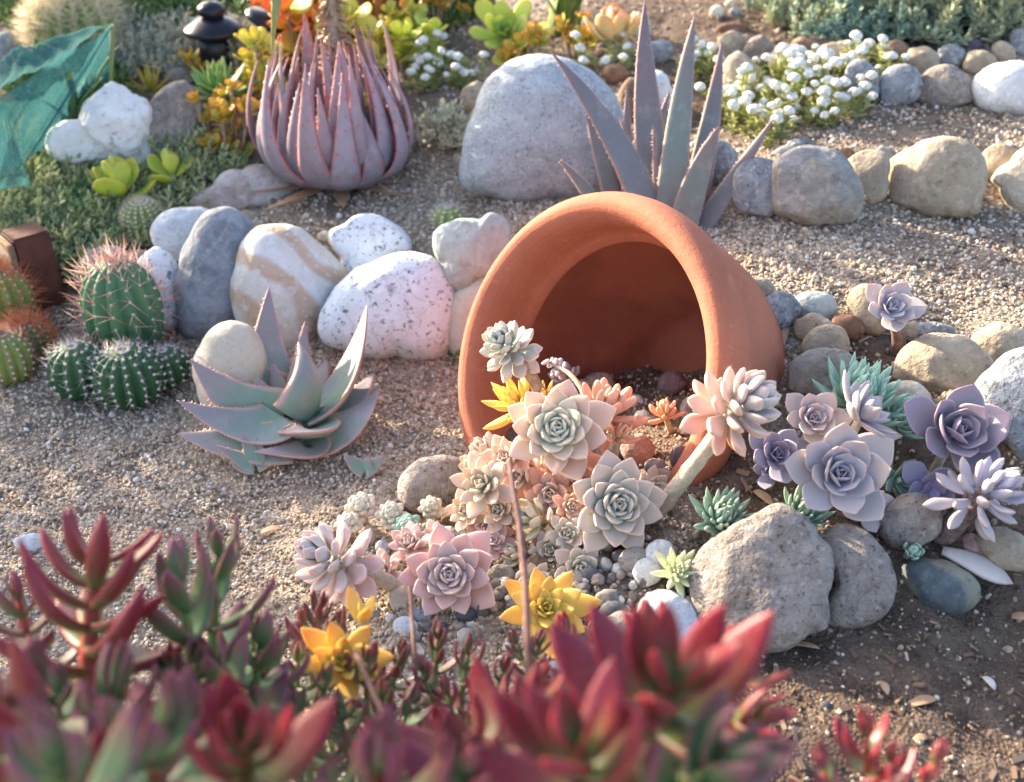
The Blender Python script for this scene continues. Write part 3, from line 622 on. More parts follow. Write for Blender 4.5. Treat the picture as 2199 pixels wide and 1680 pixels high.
def ell(cx, cy, w, h, rot=0, n=14, irr=.10):
    r = random.Random(int(cx*7+cy)); a = math.radians(rot); out = []
    for i in range(n):
        t = i/n*2*math.pi; k = 1+r.uniform(-irr, irr); x, y = w/2*math.cos(t)*k, h/2*math.sin(t)*k
        out.append((cx+x*math.cos(a)-y*math.sin(a), cy+x*math.sin(a)+y*math.cos(a)))
    return out
def tl(ox, oy, pts, k=.3906): return [(ox+k*a, oy+k*b) for a, b in pts]
# ---- stones retaining the left terrace
g1 = 'stones edging the gravel terrace'
stone([(325,500),(345,465),(400,450),(450,455),(470,480),(450,530),(400,570),(360,560),(335,530)], M['white2'], 'white rounded stone at the left end of the edging, behind the tall grey one', g1, ang=.3, lift=-.02)
stone([(300,560),(335,533),(365,548),(385,590),(385,650),(380,705),(330,705),(295,650),(283,605)], M['white'], 'white speckled stone just behind the spiny round cactus', g1)
stone([(440,465),(490,449),(530,470),(552,505),(535,560),(510,620),(505,700),(455,726),(395,717),(383,650),(388,580),(410,510)], M['grey'], 'tall smooth blue grey stone standing in the edging', g1, dr=.6)
stone([(520,530),(550,495),(580,489),(632,492),(680,530),(730,572),(747,592),(722,640),(692,690),(660,735),(600,752),(560,754),(522,705),(503,640),(508,570)], M['band'], 'pale stone with tan sandy bands leaning in the edging', g1, dr=.55)
stone([(708,650),(740,605),(800,570),(880,547),(932,560),(962,612),(981,655),(967,740),(932,770),(850,758),(760,753),(702,733),(689,700)], M['white'], 'largest bright white black-flecked stone in the edging', g1, dr=.7)
stone([(708,500),(740,484),(840,481),(877,510),(882,535),(835,552),(790,590),(745,592),(735,552),(715,530)], M['white'], 'flat-topped white and blue stone resting behind the big white one', g1, ang=.6, lift=.0)
stone([(934,502),(970,480),(1030,477),(1050,459),(1085,478),(1093,510),(1072,560),(1022,605),(1000,633),(965,612),(945,565)], M['green'], 'greenish grey angular stone left of the pot rim', g1, ang=.55, lift=.03)
stone([(966,650),(1000,612),(1050,598),(1080,700),(1050,765),(980,765),(961,705)], M['egg'], 'beige stone wedged between the white stone and the pot', g1)
stone([(432,745),(465,702),(500,693),(540,708),(564,750),(562,810),(545,870),(500,905),(455,890),(425,830)], M['egg'], 'cream egg-shaped stone behind the toothed blue aloe', 'loose stones on the gravel', dr=.9, rough=.012)
stone([(400,452),(460,400),(520,368),(590,363),(630,400),(620,440),(540,455),(460,462)], M['warmw'], 'pinkish white rock at the foot of the pink aloe', 'loose stones on the gravel', ang=.5, lift=.0)
stone(ell(533,466,52,26), M['tan'], 'small tan stone beside the tip of the tall grey one', 'loose stones on the gravel')
stone(ell(235,572,110,90,10), M['warmw'], 'weathered brownish rock behind the small round cactus', 'loose stones on the gravel', ang=.5)
stone(ell(300,565,46,60,30), M['tan'], 'tan stone at the groundcover edge behind the white speckled one', 'loose stones on the gravel', ang=.3)
for i, (a, b, c, d, mt, lb) in enumerate([(797,601,34,26,'tan','little tan stone on the gravel below the flat-topped white one'),(700,508,34,24,'cream','little pale stone left of the flat-topped white one'),
  (68,1165,75,36,'white2','white flake lying on soil at the left edge behind red leaves'),(590,568,20,14,'white2','tiny white chip above the banded stone')]):
    stone(ell(a, b, c, d), M[mt], lb, 'loose stones on the gravel', ang=.5)
# ---- jagged white rocks at the upper left
g2 = 'pale rocks behind the paddle plants'
stone([(172,300),(180,240),(199,203),(220,196),(242,180),(281,208),(326,236),(335,300),(330,380),(270,372),(230,352),(185,345)], M['jag'], 'jagged brilliant white rock in full sun beside green netting', g2, ang=.8, rough=.13)
stone([(96,305),(125,268),(172,260),(208,288),(218,330),(180,347),(135,345)], M['jag'], 'low white rock with grey creases at the netting corner', g2, ang=.6, rough=.10, lift=.05)
stone([(308,340),(316,260),(328,215),(360,189),(395,177),(427,215),(435,265),(418,325),(383,350),(345,365),(320,362)], M['granr'], 'pale granite rock right of the jagged white one', g2, ang=.4)
stone(ell(385,170,60,44), M['granr'], 'small rounded rock behind the pale granite one', g2)
stone(ell(345,50,54,36), M['pink'], 'pinkish rounded rock far behind the netting', g2)
stone(ell(430,60,110,44), M['cream'], 'pale sunlit rock left of the black lantern', g2)
stone(ell(300,25,60,40), M['gran'], 'grey rock in the far upper left plants', g2)
stone(ell(15,105,60,70), M['gran'], 'grey rock behind the netting at the left edge', g2)
# ---- large boulder
stone(tl(687,0,[(780,1000),(800,830),(870,620),(930,450),(1020,370),(1130,325),(1280,325),(1420,370),(1550,470),(1640,610),(1680,750),(1692,900),(1650,1010),(1560,1060),(1300,1078),(950,1066),(820,1036)]), M['boulder'], 'large speckled grey boulder behind the pot', dr=.6, cat='boulder', name='boulder', rough=.02)
stone(ell(1020,208,56,64,20), M['tan'], 'brownish stone at the shoulder of the boulder', 'stones around the boulder', ang=.5)
stone(ell(1321,158,60,42), M['red'], 'red brown rounded stone right of the boulder top', 'stones around the boulder')
stone(ell(1375,58,46,60), M['cream'], 'pale stone behind the peach cup plant', 'stones around the boulder')
stone(ell(1415,112,60,50), M['gran'], 'grey stone behind the tallest aloe leaf', 'stones around the boulder')
stone(ell(1400,200,90,90), M['white2'], 'white stone behind the base of the tallest aloe leaf', 'stones around the boulder')
stone(ell(1352,215,50,90,5), M['brown'], 'brown upright stone right of the boulder', 'stones around the boulder')
stone(ell(1340,105,50,40), M['tan'], 'tan stone under the peach cup plant', 'stones around the boulder')
# ---- terrace row B
g3 = 'stones edging the upper right terrace'
stone(tl(1340,0,[(440,800),(500,770),(580,800),(622,880),(600,960),(540,1000),(470,1018),(420,960)]), M['gran'], 'grey speckled stone seen between the aloe leaves', g3, ang=.4)
stone([(1575,400),(1590,355),(1630,341),(1658,350),(1666,400),(1657,462),(1620,460),(1575,435)], M['gran'], 'salt and pepper granite stone right of the tall aloe', g3, ang=.5)
stone([(1660,332),(1690,312),(1715,299),(1755,318),(1765,345),(1700,352),(1662,350)], M['gran'], 'sharp grey stone peeking over the big bluish tan one', g3, ang=.7, lift=-.03)
stone([(1665,350),(1700,325),(1760,321),(1808,335),(1832,370),(1850,440),(1837,467),(1770,480),(1700,468),(1668,457),(1663,400)], M['tang'], 'big bluish tan stone in the upper right row', g3, dr=.8, ang=.35)
stone([(1822,345),(1870,324),(1902,330),(1904,380),(1901,422),(1870,439),(1846,430),(1835,380)], M['tan'], 'faceted tan stone between the two biggest of its row', g3, ang=.6)
stone(ell(1818,332,34,30), M['brown'], 'small brown stone tucked behind the faceted tan one', g3, ang=.4)
stone(ell(1902,332,48,36,20), M['gran'], 'small bluish stone left of the largest tan boulder', g3, ang=.4)
stone([(1914,345),(1960,318),(2000,300),(2050,297),(2097,320),(2112,345),(2107,420),(2097,457),(2030,462),(1960,447),(1917,432),(1911,380)], M['tan'], 'largest warm tan boulder in the upper right row', g3, ang=.45, dr=.9)
stone([(2112,330),(2140,311),(2184,328),(2155,370),(2130,387),(2112,375)], M['tan'], 'small wedge stone right of the largest tan boulder', g3, ang=.6)
stone([(2130,388),(2170,350),(2205,316),(2260,320),(2260,450),(2192,457),(2158,430),(2148,402)], M['cream'], 'pale speckled boulder cut by the right edge', g3, ang=.5)
# ---- row C
g4 = 'stones of the topmost right row'
stone([(1891,205),(1905,150),(1935,139),(1965,148),(1980,175),(1967,215),(1932,224),(1893,222)], M['gran'], 'pale grey blocky stone right of the white flowers', g4, ang=.5)
stone([(1965,212),(1985,160),(2020,141),(2060,153),(2087,185),(2082,215),(2032,227),(1985,224)], M['granr'], 'tan grey rounded stone left of the big white one', g4, ang=.4)
stone([(2085,190),(2110,155),(2160,136),(2215,140),(2240,190),(2215,237),(2160,242),(2105,230)], M['white2'], 'big smooth white oval stone at the right edge', g4)
for a, b, w_, h_, mt, lb in [(1926,117,56,60,'brown','brown upright stone above the pale blocky one'),(1980,133,76,64,'tan','tan angular stone above the pale grey and tan pair'),
 (2043,121,58,48,'gran','small grey stone in the second line at upper right'),(2105,135,74,50,'tan','tan slab-like stone left above the white oval'),(2155,113,52,46,'tan','square tan stone above the white oval'),
 (1809,125,112,66,'tan','broad tan stone behind the white flowers'),(1745,108,100,56,'brown','brown stone under the blue green cover'),(1574,100,62,64,'tan','tan stone left of the white flowers'),
 (1527,113,46,42,'cream','pale stone between aloe leaf and tan stone'),(1574,62,68,24,'red','flat reddish stone on the dark slope'),(1540,27,32,30,'cream','pale pebble high on the dark slope'),
 (1571,9,30,20,'cream','cream pebble at the very top of the dark slope'),(1580,26,28,20,'gran','grey pebble on the dark slope'),(1590,165,80,100,'tan','tan boulder hidden by flowers beside the aloe'),
 (1848,180,78,96,'gran','bluish stone in shade right behind the flowers'),(2193,92,50,62,'gran','grey stone at the right edge under the cover plant'),(1870,112,50,44,'brown','small brown stone under the cover plant'),
 (1630,110,60,66,'granr','pinkish tan stone behind the first flower heads'),(2090,98,44,28,'purple','dark reddish stone under the cover plant'),(1680,130,60,60,'tan','tan stone hidden among flower stems')]:
    stone(ell(a, b, w_, h_), M[mt], lb, g4, ang=.35)
# ---- stones right of the pot
g5 = 'stones around the lilac rosettes'
stone(ell(1628,622,74,50), M['tan'], 'pale tan stone half hidden behind the pot shoulder', g5, ang=.4)
stone(ell(1672,668,92,74), M['gran'], 'lumpy blue grey stone against the pot shoulder', g5, ang=.3, rough=.08)
stone(ell(1751,658,98,64,8), M['green'], 'smooth grey oval stone with pale streaks', g5)
stone(ell(1747,706,84,62), M['tan'], 'small tan stone in front of the streaked oval', g5, ang=.5)
stone(ell(1820,703,70,54,15), M['red'], 'red brown stone behind the lone lilac rosette', g5)
stone(ell(1868,668,86,110,-30), M['tan'], 'tan oval stone leaning behind the lone lilac rosette', g5)
stone(ell(1775,738,104,76), M['tan'], 'tan stone stacked on the big brown one by the pot', g5, ang=.4)
stone(ell(1772,804,158,104,-5), M['tang'], 'big brown grey stone right of the pot shoulder', g5, ang=.7)
stone(tl(1340,558,[(1480,640),(1520,520),(1620,440),(1800,420),(1960,490),(2042,590),(1992,680),(1900,745),(1700,735),(1550,695)]), M['tan'], 'broad flat-topped tan rock behind the purple rosettes', g5, ang=.65, dr=.9)
stone(ell(2006,716,92,44), M['gran'], 'bluish stone behind the broad tan rock', g5, ang=.4)
stone(ell(1960,712,44,40), M['tan'], 'little tan stone by the lone rosette stem', g5, ang=.6)
stone(ell(2152,738,122,92), M['tan'], 'rounded tan stone above the speckled granite at right', g5)
stone([(2085,870),(2130,790),(2178,757),(2240,750),(2260,930),(2190,985),(2165,950),(2120,905)], M['gran'], 'speckled granite boulder at the right edge', g5, ang=.3, dr=.8)
stone(ell(1945,856,104,70), M['cream'], 'pale stone behind the aqua rosette', g5, ang=.4)
stone(ell(2165,40,60,40), M['gran'], 'grey stone at the upper right corner', g4)
stone(tl(1340,558,[(1400,1490),(1440,1380),(1490,1325),(1600,1285),(1700,1325),(1745,1380),(1732,1500),(1650,1555),(1440,1560)]), M['granr'], 'pinkish granite rock under the purple rosette', g5, ang=.6)
# ---- front stones
g6 = 'stones along the front of the bed'
stone(tl(1340,1036,[(375,640),(400,430),(560,280),(700,205),(860,132),(965,185),(1040,250),(1055,310),(1112,350),(1105,620),(1112,790),(1000,822),(900,895),(700,925),(500,850),(395,780)]), M['granr'], 'big rough pinkish grey slab in front of the rosettes', g6, ang=.55, dr=.55, rough=.05)
stone(tl(1340,1036,[(1088,300),(1130,260),(1200,238),(1320,270),(1400,350),(1470,480),(1476,620),(1422,732),(1340,782),(1150,788),(1098,740),(1120,640),(1170,560),(1150,480),(1105,420),(1085,350)]), M['granr'], 'kidney-shaped granite stone right of the big slab', g6, dr=.7)
stone(tl(1340,1036,[(1515,480),(1570,437),(1700,432),(1850,478),(1945,560),(1950,640),(1790,725),(1700,705),(1590,622),(1525,540)]), M['slate'], 'smooth dark blue stone with ochre veins', g6, dr=.8, rough=.015)
stone(tl(1340,1036,[(1935,310),(2020,255),(2130,265),(2230,350),(2230,470),(2120,478),(1990,400)]), M['tan'], 'rounded tan stone at the right below the lilac rosette', g6)
stone(tl(1340,1036,[(1850,330),(1880,285),(1940,290),(1995,405),(1970,424),(1890,390)]), M['pink'], 'thin pink flake of stone on the soil', g6, ang=.6, dr=.4)
stone(tl(1340,1036,[(75,740),(100,650),(200,598),(320,640),(405,740),(420,840),(330,900),(180,880),(90,840)]), M['white2'], 'pale granite stone left of the big slab', g6, ang=.4, dr=.8)
stone(ell(1345,1385,130,130), M['granr'], 'tan granite stone behind the big red head', g6, ang=.3)
stone([(858,1045),(880,1005),(930,983),(985,990),(1015,1040),(990,1085),(910,1100),(866,1085)], M['granr'], 'rounded speckled stone left of the rosette cluster', g6, dr=.8)
stone(ell(1367,1204,78,58), M['tang'], 'smooth grey pebble below the right sage rosette', g6)
stone(ell(1415,1195,66,70,15), M['white2'], 'white flat pebble behind the lime rosette', g6, ang=.4)
stone(ell(1390,1230,60,60), M['white2'], 'pale pebble at the left of the lime rosette', g6, ang=.4)
stone(ell(1320,1318,68,50), M['dark'], 'dark blue pebble among the gravel under the golden rosette', g6)
stone(ell(1306,1287,52,44), M['tang'], 'brown grey pebble behind the dark blue one', g6)
stone(ell(1078,1232,54,40), M['tang'], 'grey pebble right of the pink rosette', g6)
stone(ell(861,1287,50,56), M['cream'], 'pale pebble left under the pink rosette', g6, ang=.5)
stone(ell(777,1318,60,40), M['purple'], 'dull purple pebble behind the golden leaf', g6, ang=.4)
stone(ell(831,1251,44,30), M['white2'], 'white chip under the pink stalk', g6, ang=.5)
stone(ell(1245,1366,64,42), M['pink'], 'orange pebble in front of the golden rosette', g6)
stone(ell(1298,1345,58,42), M['dark'], 'dark pebble right of the golden rosette', g6)
stone(ell(1156,1209,54,44), M['brown'], 'brown stone under the central stalk', g6, ang=.4)
stone(ell(976,1116,56,34), M['brown'], 'brown stone between the pink rosettes', g6, ang=.4)
stone(ell(859,1088,44,34), M['purple'], 'dark stone behind the little bead plants', g6, ang=.4)
stone(ell(800,1320,36,24), M['gran'], 'grey chip beside the dull purple pebble', g6, ang=.4)
stone(ell(905,1320,40,34), M['gran'], 'grey stone below the pink rosette left', g6, ang=.4)
stone(ell(1000,1320,44,30), M['dark'], 'dark bluish pebble right below the pink rosette', g6)
stone(ell(1040,1300,36,30), M['gran'], 'grey pebble left of the golden rosette', g6)
stone(ell(1270,1235,40,34), M['dark'], 'dark wet pebble right of the green grey rosette', g6)
stone(ell(1200,1450,90,60), M['gran'], 'grey granite stone seen between the red leaves', g6)
stone(ell(790,1150,36,40), M['cream'], 'cream pebble beside the pink rosette stalk', g6, ang=.4)
stone(ell(822,1180,30,40), M['white2'], 'white pebble beside the pink rosette stalk', g6, ang=.4)
stone(ell(870,1345,50,40), M['white2'], 'white pebble between the golden plants', g6, ang=.4)
stone(ell(880,1400,60,40), M['cream'], 'cream pebble behind the maroon sprigs', g6, ang=.4)
# ---- stones on the soil inside the pot
g7 = 'stones on the soil inside the pot'
for a, b, w_, h_, mt, lb, an in [(1445,824,64,50,'purple','round purple stone deep inside the pot',0),(1285,826,68,54,'tang','grey and tan stone against the pot wall',.3),
 (1371,970,72,72,'pink','pink and red lumpy stone in the pot mouth',.5),(1478,880,36,52,'gran','bluish upright chip at the right inside the pot',.5),(1502,884,30,52,'white2','pale upright chip against the right rim',.5),
 (1406,1002,48,32,'tang','olive grey pebble below the pink stone',0),(1458,982,36,52,'purple','long purple pebble leaning on the rim',0),(1425,1020,40,30,'tan','tan pebble at the pot lip',.3),
 (1316,978,44,54,'dark','dark grey stone behind the main rosette',.3),(1379,895,36,28,'white2','white chip beside the little coral plant',.4),(1363,862,40,28,'white2','white chip in the middle of the pot soil',.5),
 (1300,1000,40,40,'red','reddish stone under the main rosette',.3),(1400,905,30,24,'granr','pinkish grit lump under the little coral plant',.4)]:
    stone(ell(a, b, w_, h_, 0), M[mt], lb, g7, ang=an, gfun=Gp)
# ---- cut stone block with ringed face
def block():
    c = Pz(84, 672, hz(*Pz(84, 672, -.03).xy)); d = (c-ORG).length; w_ = 72/FPX*d; h_ = 180/FPX*d
    t = thing('stone_block', c+Vector((0, w_*.4, -.01)), 'dark red cut stone post with a ringed pale face', 'stone block', rot=Quaternion((0, 0, 1), math.radians(42)))
    k = NT('ringed_stone'); v = k.n('ShaderNodeTexCoord').outputs['Object']
    mp = k.n('ShaderNodeVectorMath', operation='SUBTRACT'); k.l(v, mp.inputs[0]); mp.inputs[1].default_value = (0, 0, h_*.60)
    wv = k.n('ShaderNodeTexWave', wave_type='RINGS', rings_direction='SPHERICAL'); k.l(mp.outputs[0], wv.inputs['Vector']); wv.inputs['Scale'].default_value = 22; wv.inputs['Distortion'].default_value = 2.5; wv.inputs['Detail Scale'].default_value = 2
    c1 = k.ramp(wv.outputs['Fac'], [(0, (.40,.22,.11)), (.4, (.50,.36,.20)), (.65, (.72,.66,.56)), (1, (.60,.50,.38))])
    k.set(k.b.inputs['Base Color'], c1); k.b.inputs['Roughness'].default_value = .7; k.bump(k.noise(120), .4, .002)
    dark = plain('dark_red_cut_stone', (.13,.045,.030), (.08,.03,.022), 30, .75, .5)
    def bx(name, x0, x1, y0, y1, z0, z1, mt):
        b = bmesh.new(); bmesh.ops.create_cube(b, size=1)
        for q in b.verts: q.co = Vector((x0+(q.co.x+.5)*(x1-x0), y0+(q.co.y+.5)*(y1-y0), z0+(q.co.z+.5)*(z1-z0)))
        bmesh.ops.bevel(b, geom=b.edges[:], offset=.0025, segments=2, affect='EDGES'); m = bpy.data.meshes.new(name); b.to_mesh(m); b.free(); m.materials.append(mt); return ob(name, m, t)
    bx('block', -w_*.5, w_*.5, -w_*.42, w_*.5, -.01, h_, dark)
    bx('ringed_face', -w_*.5-.006, -w_*.5, -w_*.42, w_*.5, -.01, h_-.003, k.m)
    bx('ringed_edge', -w_*.5-.0055, -w_*.5-.0005, -w_*.42-.0015, -w_*.42, -.01, h_-.004, M['brown'])
block()
# ================================================================== rosettes
KIND = { # profile, leaf width ratio, thickness, outer elevation, inner elevation, count, inner scale, dome height, bend, material, channel
 'ghost': dict(pr='ghost', W=.58, T=.17, eo=2, ei=80, n=27, si=.30, dome=.20, bend=.20, chan=.10),
 'dome': dict(pr='ghost', W=.60, T=.24, eo=-40, ei=86, n=40, si=.36, dome=.62, bend=.16, chan=.05, stack=.5),
 'lil': dict(pr='wide', W=.74, T=.11, eo=6, ei=80, n=24, si=.20, dome=.12, bend=.22, chan=.12),
 'purp': dict(pr='wide', W=.80, T=.10, eo=8, ei=78, n=18, si=.30, dome=.14, bend=.25, chan=.14),
 'dud': dict(pr='spear', W=.26, T=.13, eo=8, ei=86, n=62, si=.42, dome=.30, bend=.38, chan=.02),
 'finger': dict(pr='finger', W=.30, T=.26, eo=5, ei=80, n=18, si=.55, dome=.30, bend=.22, chan=0),
 'lime': dict(pr='spear', W=.30, T=.20, eo=6, ei=80, n=30, si=.34, dome=.24, bend=.20, chan=0),
 'gold': dict(pr='spear', W=.50, T=.13, eo=4, ei=78, n=26, si=.26, dome=.18, bend=.14, chan=.06),
 'gold2': dict(pr='spear', W=.28, T=.18, eo=10, ei=84, n=20, si=.5, dome=.22, bend=.12, chan=.02),
 'bead': dict(pr='bead', W=.66, T=.5, eo=0, ei=80, n=20, si=.5, dome=.55, bend=.1, chan=0),
 'cress': dict(pr='spoon', W=.6, T=.2, eo=30, ei=86, n=30, si=.5, dome=.5, bend=.7, chan=.05),
 'aeon': dict(pr='spoon', W=.50, T=.06, eo=8, ei=70, n=20, si=.30, dome=.15, bend=.12, chan=.08),
 'cup': dict(pr='spoon', W=.62, T=.10, eo=28, ei=82, n=16, si=.5, dome=.15, bend=.45, chan=.15),
 'agave': dict(pr='strap', W=.22, T=.05, eo=10, ei=85, n=30, si=.6, dome=.10, bend=.10, chan=.25),
 'yaloe': dict(pr='aloe', W=.20, T=.08, eo=15, ei=85, n=16, si=.7, dome=.10, bend=.20, chan=.3),
 'paddle': dict(pr='spoon', W=.78, T=.10, eo=20, ei=75, n=9, si=.65, dome=.30, bend=.30, chan=.05),
 'cress2': dict(pr='finger', W=.36, T=.3, eo=0, ei=80, n=34, si=.5, dome=.4, bend=.2, chan=0),
}
GA = math.radians(137.508)
RSC = {'ghost': 1.12, 'dome': 1.16, 'lil': 1.08, 'gold': 1.08, 'finger': 1.1, 'gold2': 1.15, 'dud': 1.1}
def rosette(px, py, r, f, kind, mat, label, d=None, lift=.03, stem=None, stemr=.0036, stemmat='palestem', group=None, n=None, name='succulent_rosette', cat='rosette', ov=None, spin=0, gf=None, sag=None, bp=None):
    K = dict(KIND[kind]); K.update(ov or {}); n = n or K['n']
    if d is None: d = (bp-ORG).length if bp is not None else gd(px, py+r*.35)-lift
    r = r*RSC.get(kind, 1); fc = face(*f); pos = P(px, py, d); R = r/FPX*d
    C = pos-fc*(R*K['dome']*.5)
    q = fc.to_track_quat('Z', 'Y')
    rot = q.to_matrix().to_4x4() @ Matrix.Rotation(spin, 4, 'Z')
    t = thing(name, C, label, cat, group, rot=rot.to_quaternion())
    m = M[mat]; rg = random.Random(int(px*13+py))
    big = r > 70; nu, nv = (12, 12) if big else (8, 10) if r > 35 else (6, 8)
    for i in range(n):
        u = i/(n-1); e = math.radians(K['eo']+(K['ei']-K['eo'])*u**.9+rg.uniform(-4, 4)); a = i*GA+rg.uniform(-.10, .10)
        L = R*(1-(1-K['si'])*u**.85)*rg.uniform(.93, 1.05)
        if K.get('stack'): L = R*(.74+.1*rg.random())*(1-.5*u**2)
        z0 = R*K['dome']*(u-.35); r0 = R*.07*(1-u)
        if K.get('stack'): z0 = R*K['dome']*(u*1.25-.55); r0 = R*.20*(1-u**3)
        Lr = L-r0*math.cos(e)
        D = Vector((math.cos(e)*math.cos(a), math.cos(e)*math.sin(a), math.sin(e)))
        Z = Vector((-math.sin(e)*math.cos(a), -math.sin(e)*math.sin(a), math.cos(e))); Y = Z.cross(D)
        Z = (Z+Y*rg.uniform(-.10, .10)).normalized(); Y = Z.cross(D)
        v = i % 3; wf = 1+.25*(u if kind in ('ghost', 'lil', 'purp') else 0)
        lm = leafmesh(f'{kind}{v}{"o" if u<.5 else "i"}{nu}'+str(sorted((ov or {}).items())), m, 1, K['W']*(1, .94, 1.06)[v]*wf, K['T'], K['bend']*(1, .7, 1.35)[v]*(1 if u < .5 else 1.15), K['pr'], K['chan'], nu, nv)
        S3 = Matrix.Diagonal((Lr, Lr, Lr, 1))
        Mx = Matrix(((D.x, Y.x, Z.x, 0), (D.y, Y.y, Z.y, 0), (D.z, Y.z, Z.z, 0), (0, 0, 0, 1)))
        Mx.translation = Vector((math.cos(a)*r0, math.sin(a)*r0, z0))
        ob('leaf', lm, t, Mx @ S3, (u, rg.random(), 0, 1))
    g0 = C-fc*R*.25
    if stem: b = (gf or G)(*stem)-Vector((0, 0, .006))
    else:
        b = Vector((g0.x-fc.x*.01, g0.y-fc.y*.01+.004, 0)); b.z = (float(inner_z(b.x, b.y)) if gf else hz(b.x, b.y))-.01
    stem_obj(t, b, C+fc*R*.05, stemr*1.1, stemr, M[stemmat], sag)
    return t
FZ = lambda x, y: (x, y, 1)
GR = 'pastel rosettes spilling from the pot'
main = rosette(1197, 922, 116, (-.05,.18,1), 'ghost', 'mint', 'mint green rosette with peach outer leaves, centred on the spill from the pot', d=.865, group=GR, n=42, spin=.4)
rosette(1326, 1084, 112, (.08,.14,1), 'ghost', 'sage', 'large sage green rosette below right of the mint one', d=.845, group=GR, n=40, spin=1.7)
rosette(966, 1234, 108, (0,.2,1), 'ghost', 'pinkl', 'salmon pink rosette with pale green heart at the lower left', d=.845, group=GR, n=40, spin=.9)
rosette(1612, 862, 112, (.62,.42,.62), 'dome', 'peach', 'large domed rosette glowing orange underneath, on a thick pale stalk', d=.80, stem=(1412, 1092), stemr=.0062, group=GR, spin=.2, sag=Vector((-.004, 0, -.006)))
rosette(1078, 735, 76, (-.42,.42,.75), 'dome', 'sage', 'cream and sage rosette on a curved stalk in front of the pot rim', d=.90, stem=(1190, 1010), stemr=.0052, stemmat='stem', group=GR, sag=Vector((.022, .0, .02)))
rosette(690, 1190, 104, (-.62,.45,.62), 'dome', 'pinkl', 'pale pink domed rosette leaning left on a cream stalk', d=.845, stem=(885, 1275), stemr=.0058, group=GR, sag=Vector((.0, 0, .012)))
rosette(1036, 1040, 80, (-.35,.30,.9), 'ghost', 'cpink', 'creamy yellow rosette left of the sage one', d=.865, group=GR, n=24, stemmat='greenstem', ov=dict(W=.5))
rosette(1145, 1112, 88, (-.75,.25,.6), 'dome', 'cpink', 'cream rosette seen side-on behind the bare brown stalk', d=.875, group=GR, n=30)
rosette(1040, 965, 58, (-.5,.5,.7), 'dome', 'peach', 'small peach rosette at the left shoulder of the mint one', d=.925, group=GR, n=26)
rosette(880, 1168, 58, (-.3,.6,.7), 'ghost', 'pinkl', 'small pink rosette behind the salmon one', d=.895, group=GR, n=24)
rosette(1045, 1142, 52, (.1,.5,.9), 'ghost', 'pinkl', 'small frilly pink rosette right of the salmon one', d=.885, group=GR, n=22, ov=dict(W=.62))
rosette(1218, 1148, 52, (-.1,.35,1), 'ghost', 'sage', 'small sage rosette under the large sage one', d=.855, group=GR, n=22)
rosette(1245, 1222, 66, (.05,.25,1), 'ghost', 'sage', 'small grey green rosette above the golden one', d=.845, group=GR, n=22, ov=dict(W=.62))
rosette(1120, 1015, 82, (-.5,-.2,.7), 'ghost', 'peach', 'peach leaves drooping below the mint rosette', d=.89, group=GR, n=18)
rosette(1225, 1015, 78, (.4,-.3,.8), 'ghost', 'peach', 'peach pink leaves tucked between mint and sage rosettes', d=.885, group=GR, n=16)
rosette(1110, 868, 92, (-.45,.55,.6), 'gold2', 'gold2', 'bright yellow spiky rosette against the pot rim', d=.935, group='golden succulents', n=20, gf=G)
rosette(1302, 882, 92, (.25,.75,.55), 'finger', 'coral', 'plump coral fingered succulent beside the mint rosette', d=.905, group=GR, n=22)
rosette(1428, 886, 44, (-.1,.9,.4), 'finger', 'coral', 'little coral succulent on its own stem inside the pot', d=float((Gp(1446, 930)-ORG).length)-.02, stem=(1446, 932), stemr=.0026, group='succulents inside the pot', gf=Gp, n=18, name='small_succulent', cat='succulent')
rosette(1212, 806, 52, (-.3,.6,.7), 'dome', 'lilac', 'grey pink rosette in the shade inside the pot', d=float((Gp(1215, 840)-ORG).length)-.03, group='succulents inside the pot', n=24, gf=Gp)
rosette(1450, 1080, 68, (.75,.35,.5), 'lil', 'lilac', 'flat lilac leaves at the foot of the thick stalk', d=.885, group=GR, n=12, ov=dict(eo=10, ei=50, W=.5))
rosette(1172, 1308, 112, (.05,.45,1), 'gold', 'gold', 'golden yellow rosette with orange edges in front', d=.80, group='golden succulents', n=30)
rosette(735, 1420, 108, (.05,.35,1), 'gold', 'gold', 'golden rosette behind the maroon sprigs at lower left', d=.655, group='golden succulents', n=22)
rosette(780, 1325, 74, (.2,.95,.35), 'gold', 'gold', 'upright pair of golden leaves above the lower left rosette', d=.68, group='golden succulents', n=6, ov=dict(eo=45, ei=80, W=.5))
rosette(1456, 1228, 70, (.0,.45,.9), 'lime', 'lime', 'pale lime rosette on pebbles left of the slab', lift=.02, group='small green rosettes', n=34)
rosette(1553, 1112, 80, (.1,.6,.85), 'dud', 'dud', 'blue green spiky rosette tucked behind the slab', lift=.02, group='small green rosettes', n=66)
rosette(1725, 1100, 70, (.2,.6,.8), 'dud', 'dud', 'blue green rosette squeezed between slab and lilac rosette', lift=.02, group='small green rosettes', n=56)
rosette(1850, 850, 108, (.1,.7,.7), 'dud', 'dudx', 'large aqua spiky rosette behind the lilac ones', lift=.03, group='small green rosettes', n=84, ov=dict(W=.22))
rosette(1935, 905, 60, (.5,.5,.7), 'dud', 'dudx', 'aqua spiky offset between lilac and purple rosettes', lift=.02, group='small green rosettes', n=44)
rosette(1930, 1030, 70, (.3,-.1,.9), 'gold', 'dud', 'dark green leaves low between the lilac and purple rosettes', lift=.015, group='small green rosettes', n=14)
GL = 'lilac rosettes right of the pot'
rosette(1800, 1020, 126, (-.02,.22,1), 'lil', 'lilac', 'largest open lilac rosette with peach outer leaves', lift=.06, group=GL, n=27, spin=.6)
rosette(1745, 900, 76, (-.05,.3,1), 'lil', 'lilac', 'lilac rosette between the domed peach one and the tilted one', lift=.06, group=GL, n=22)
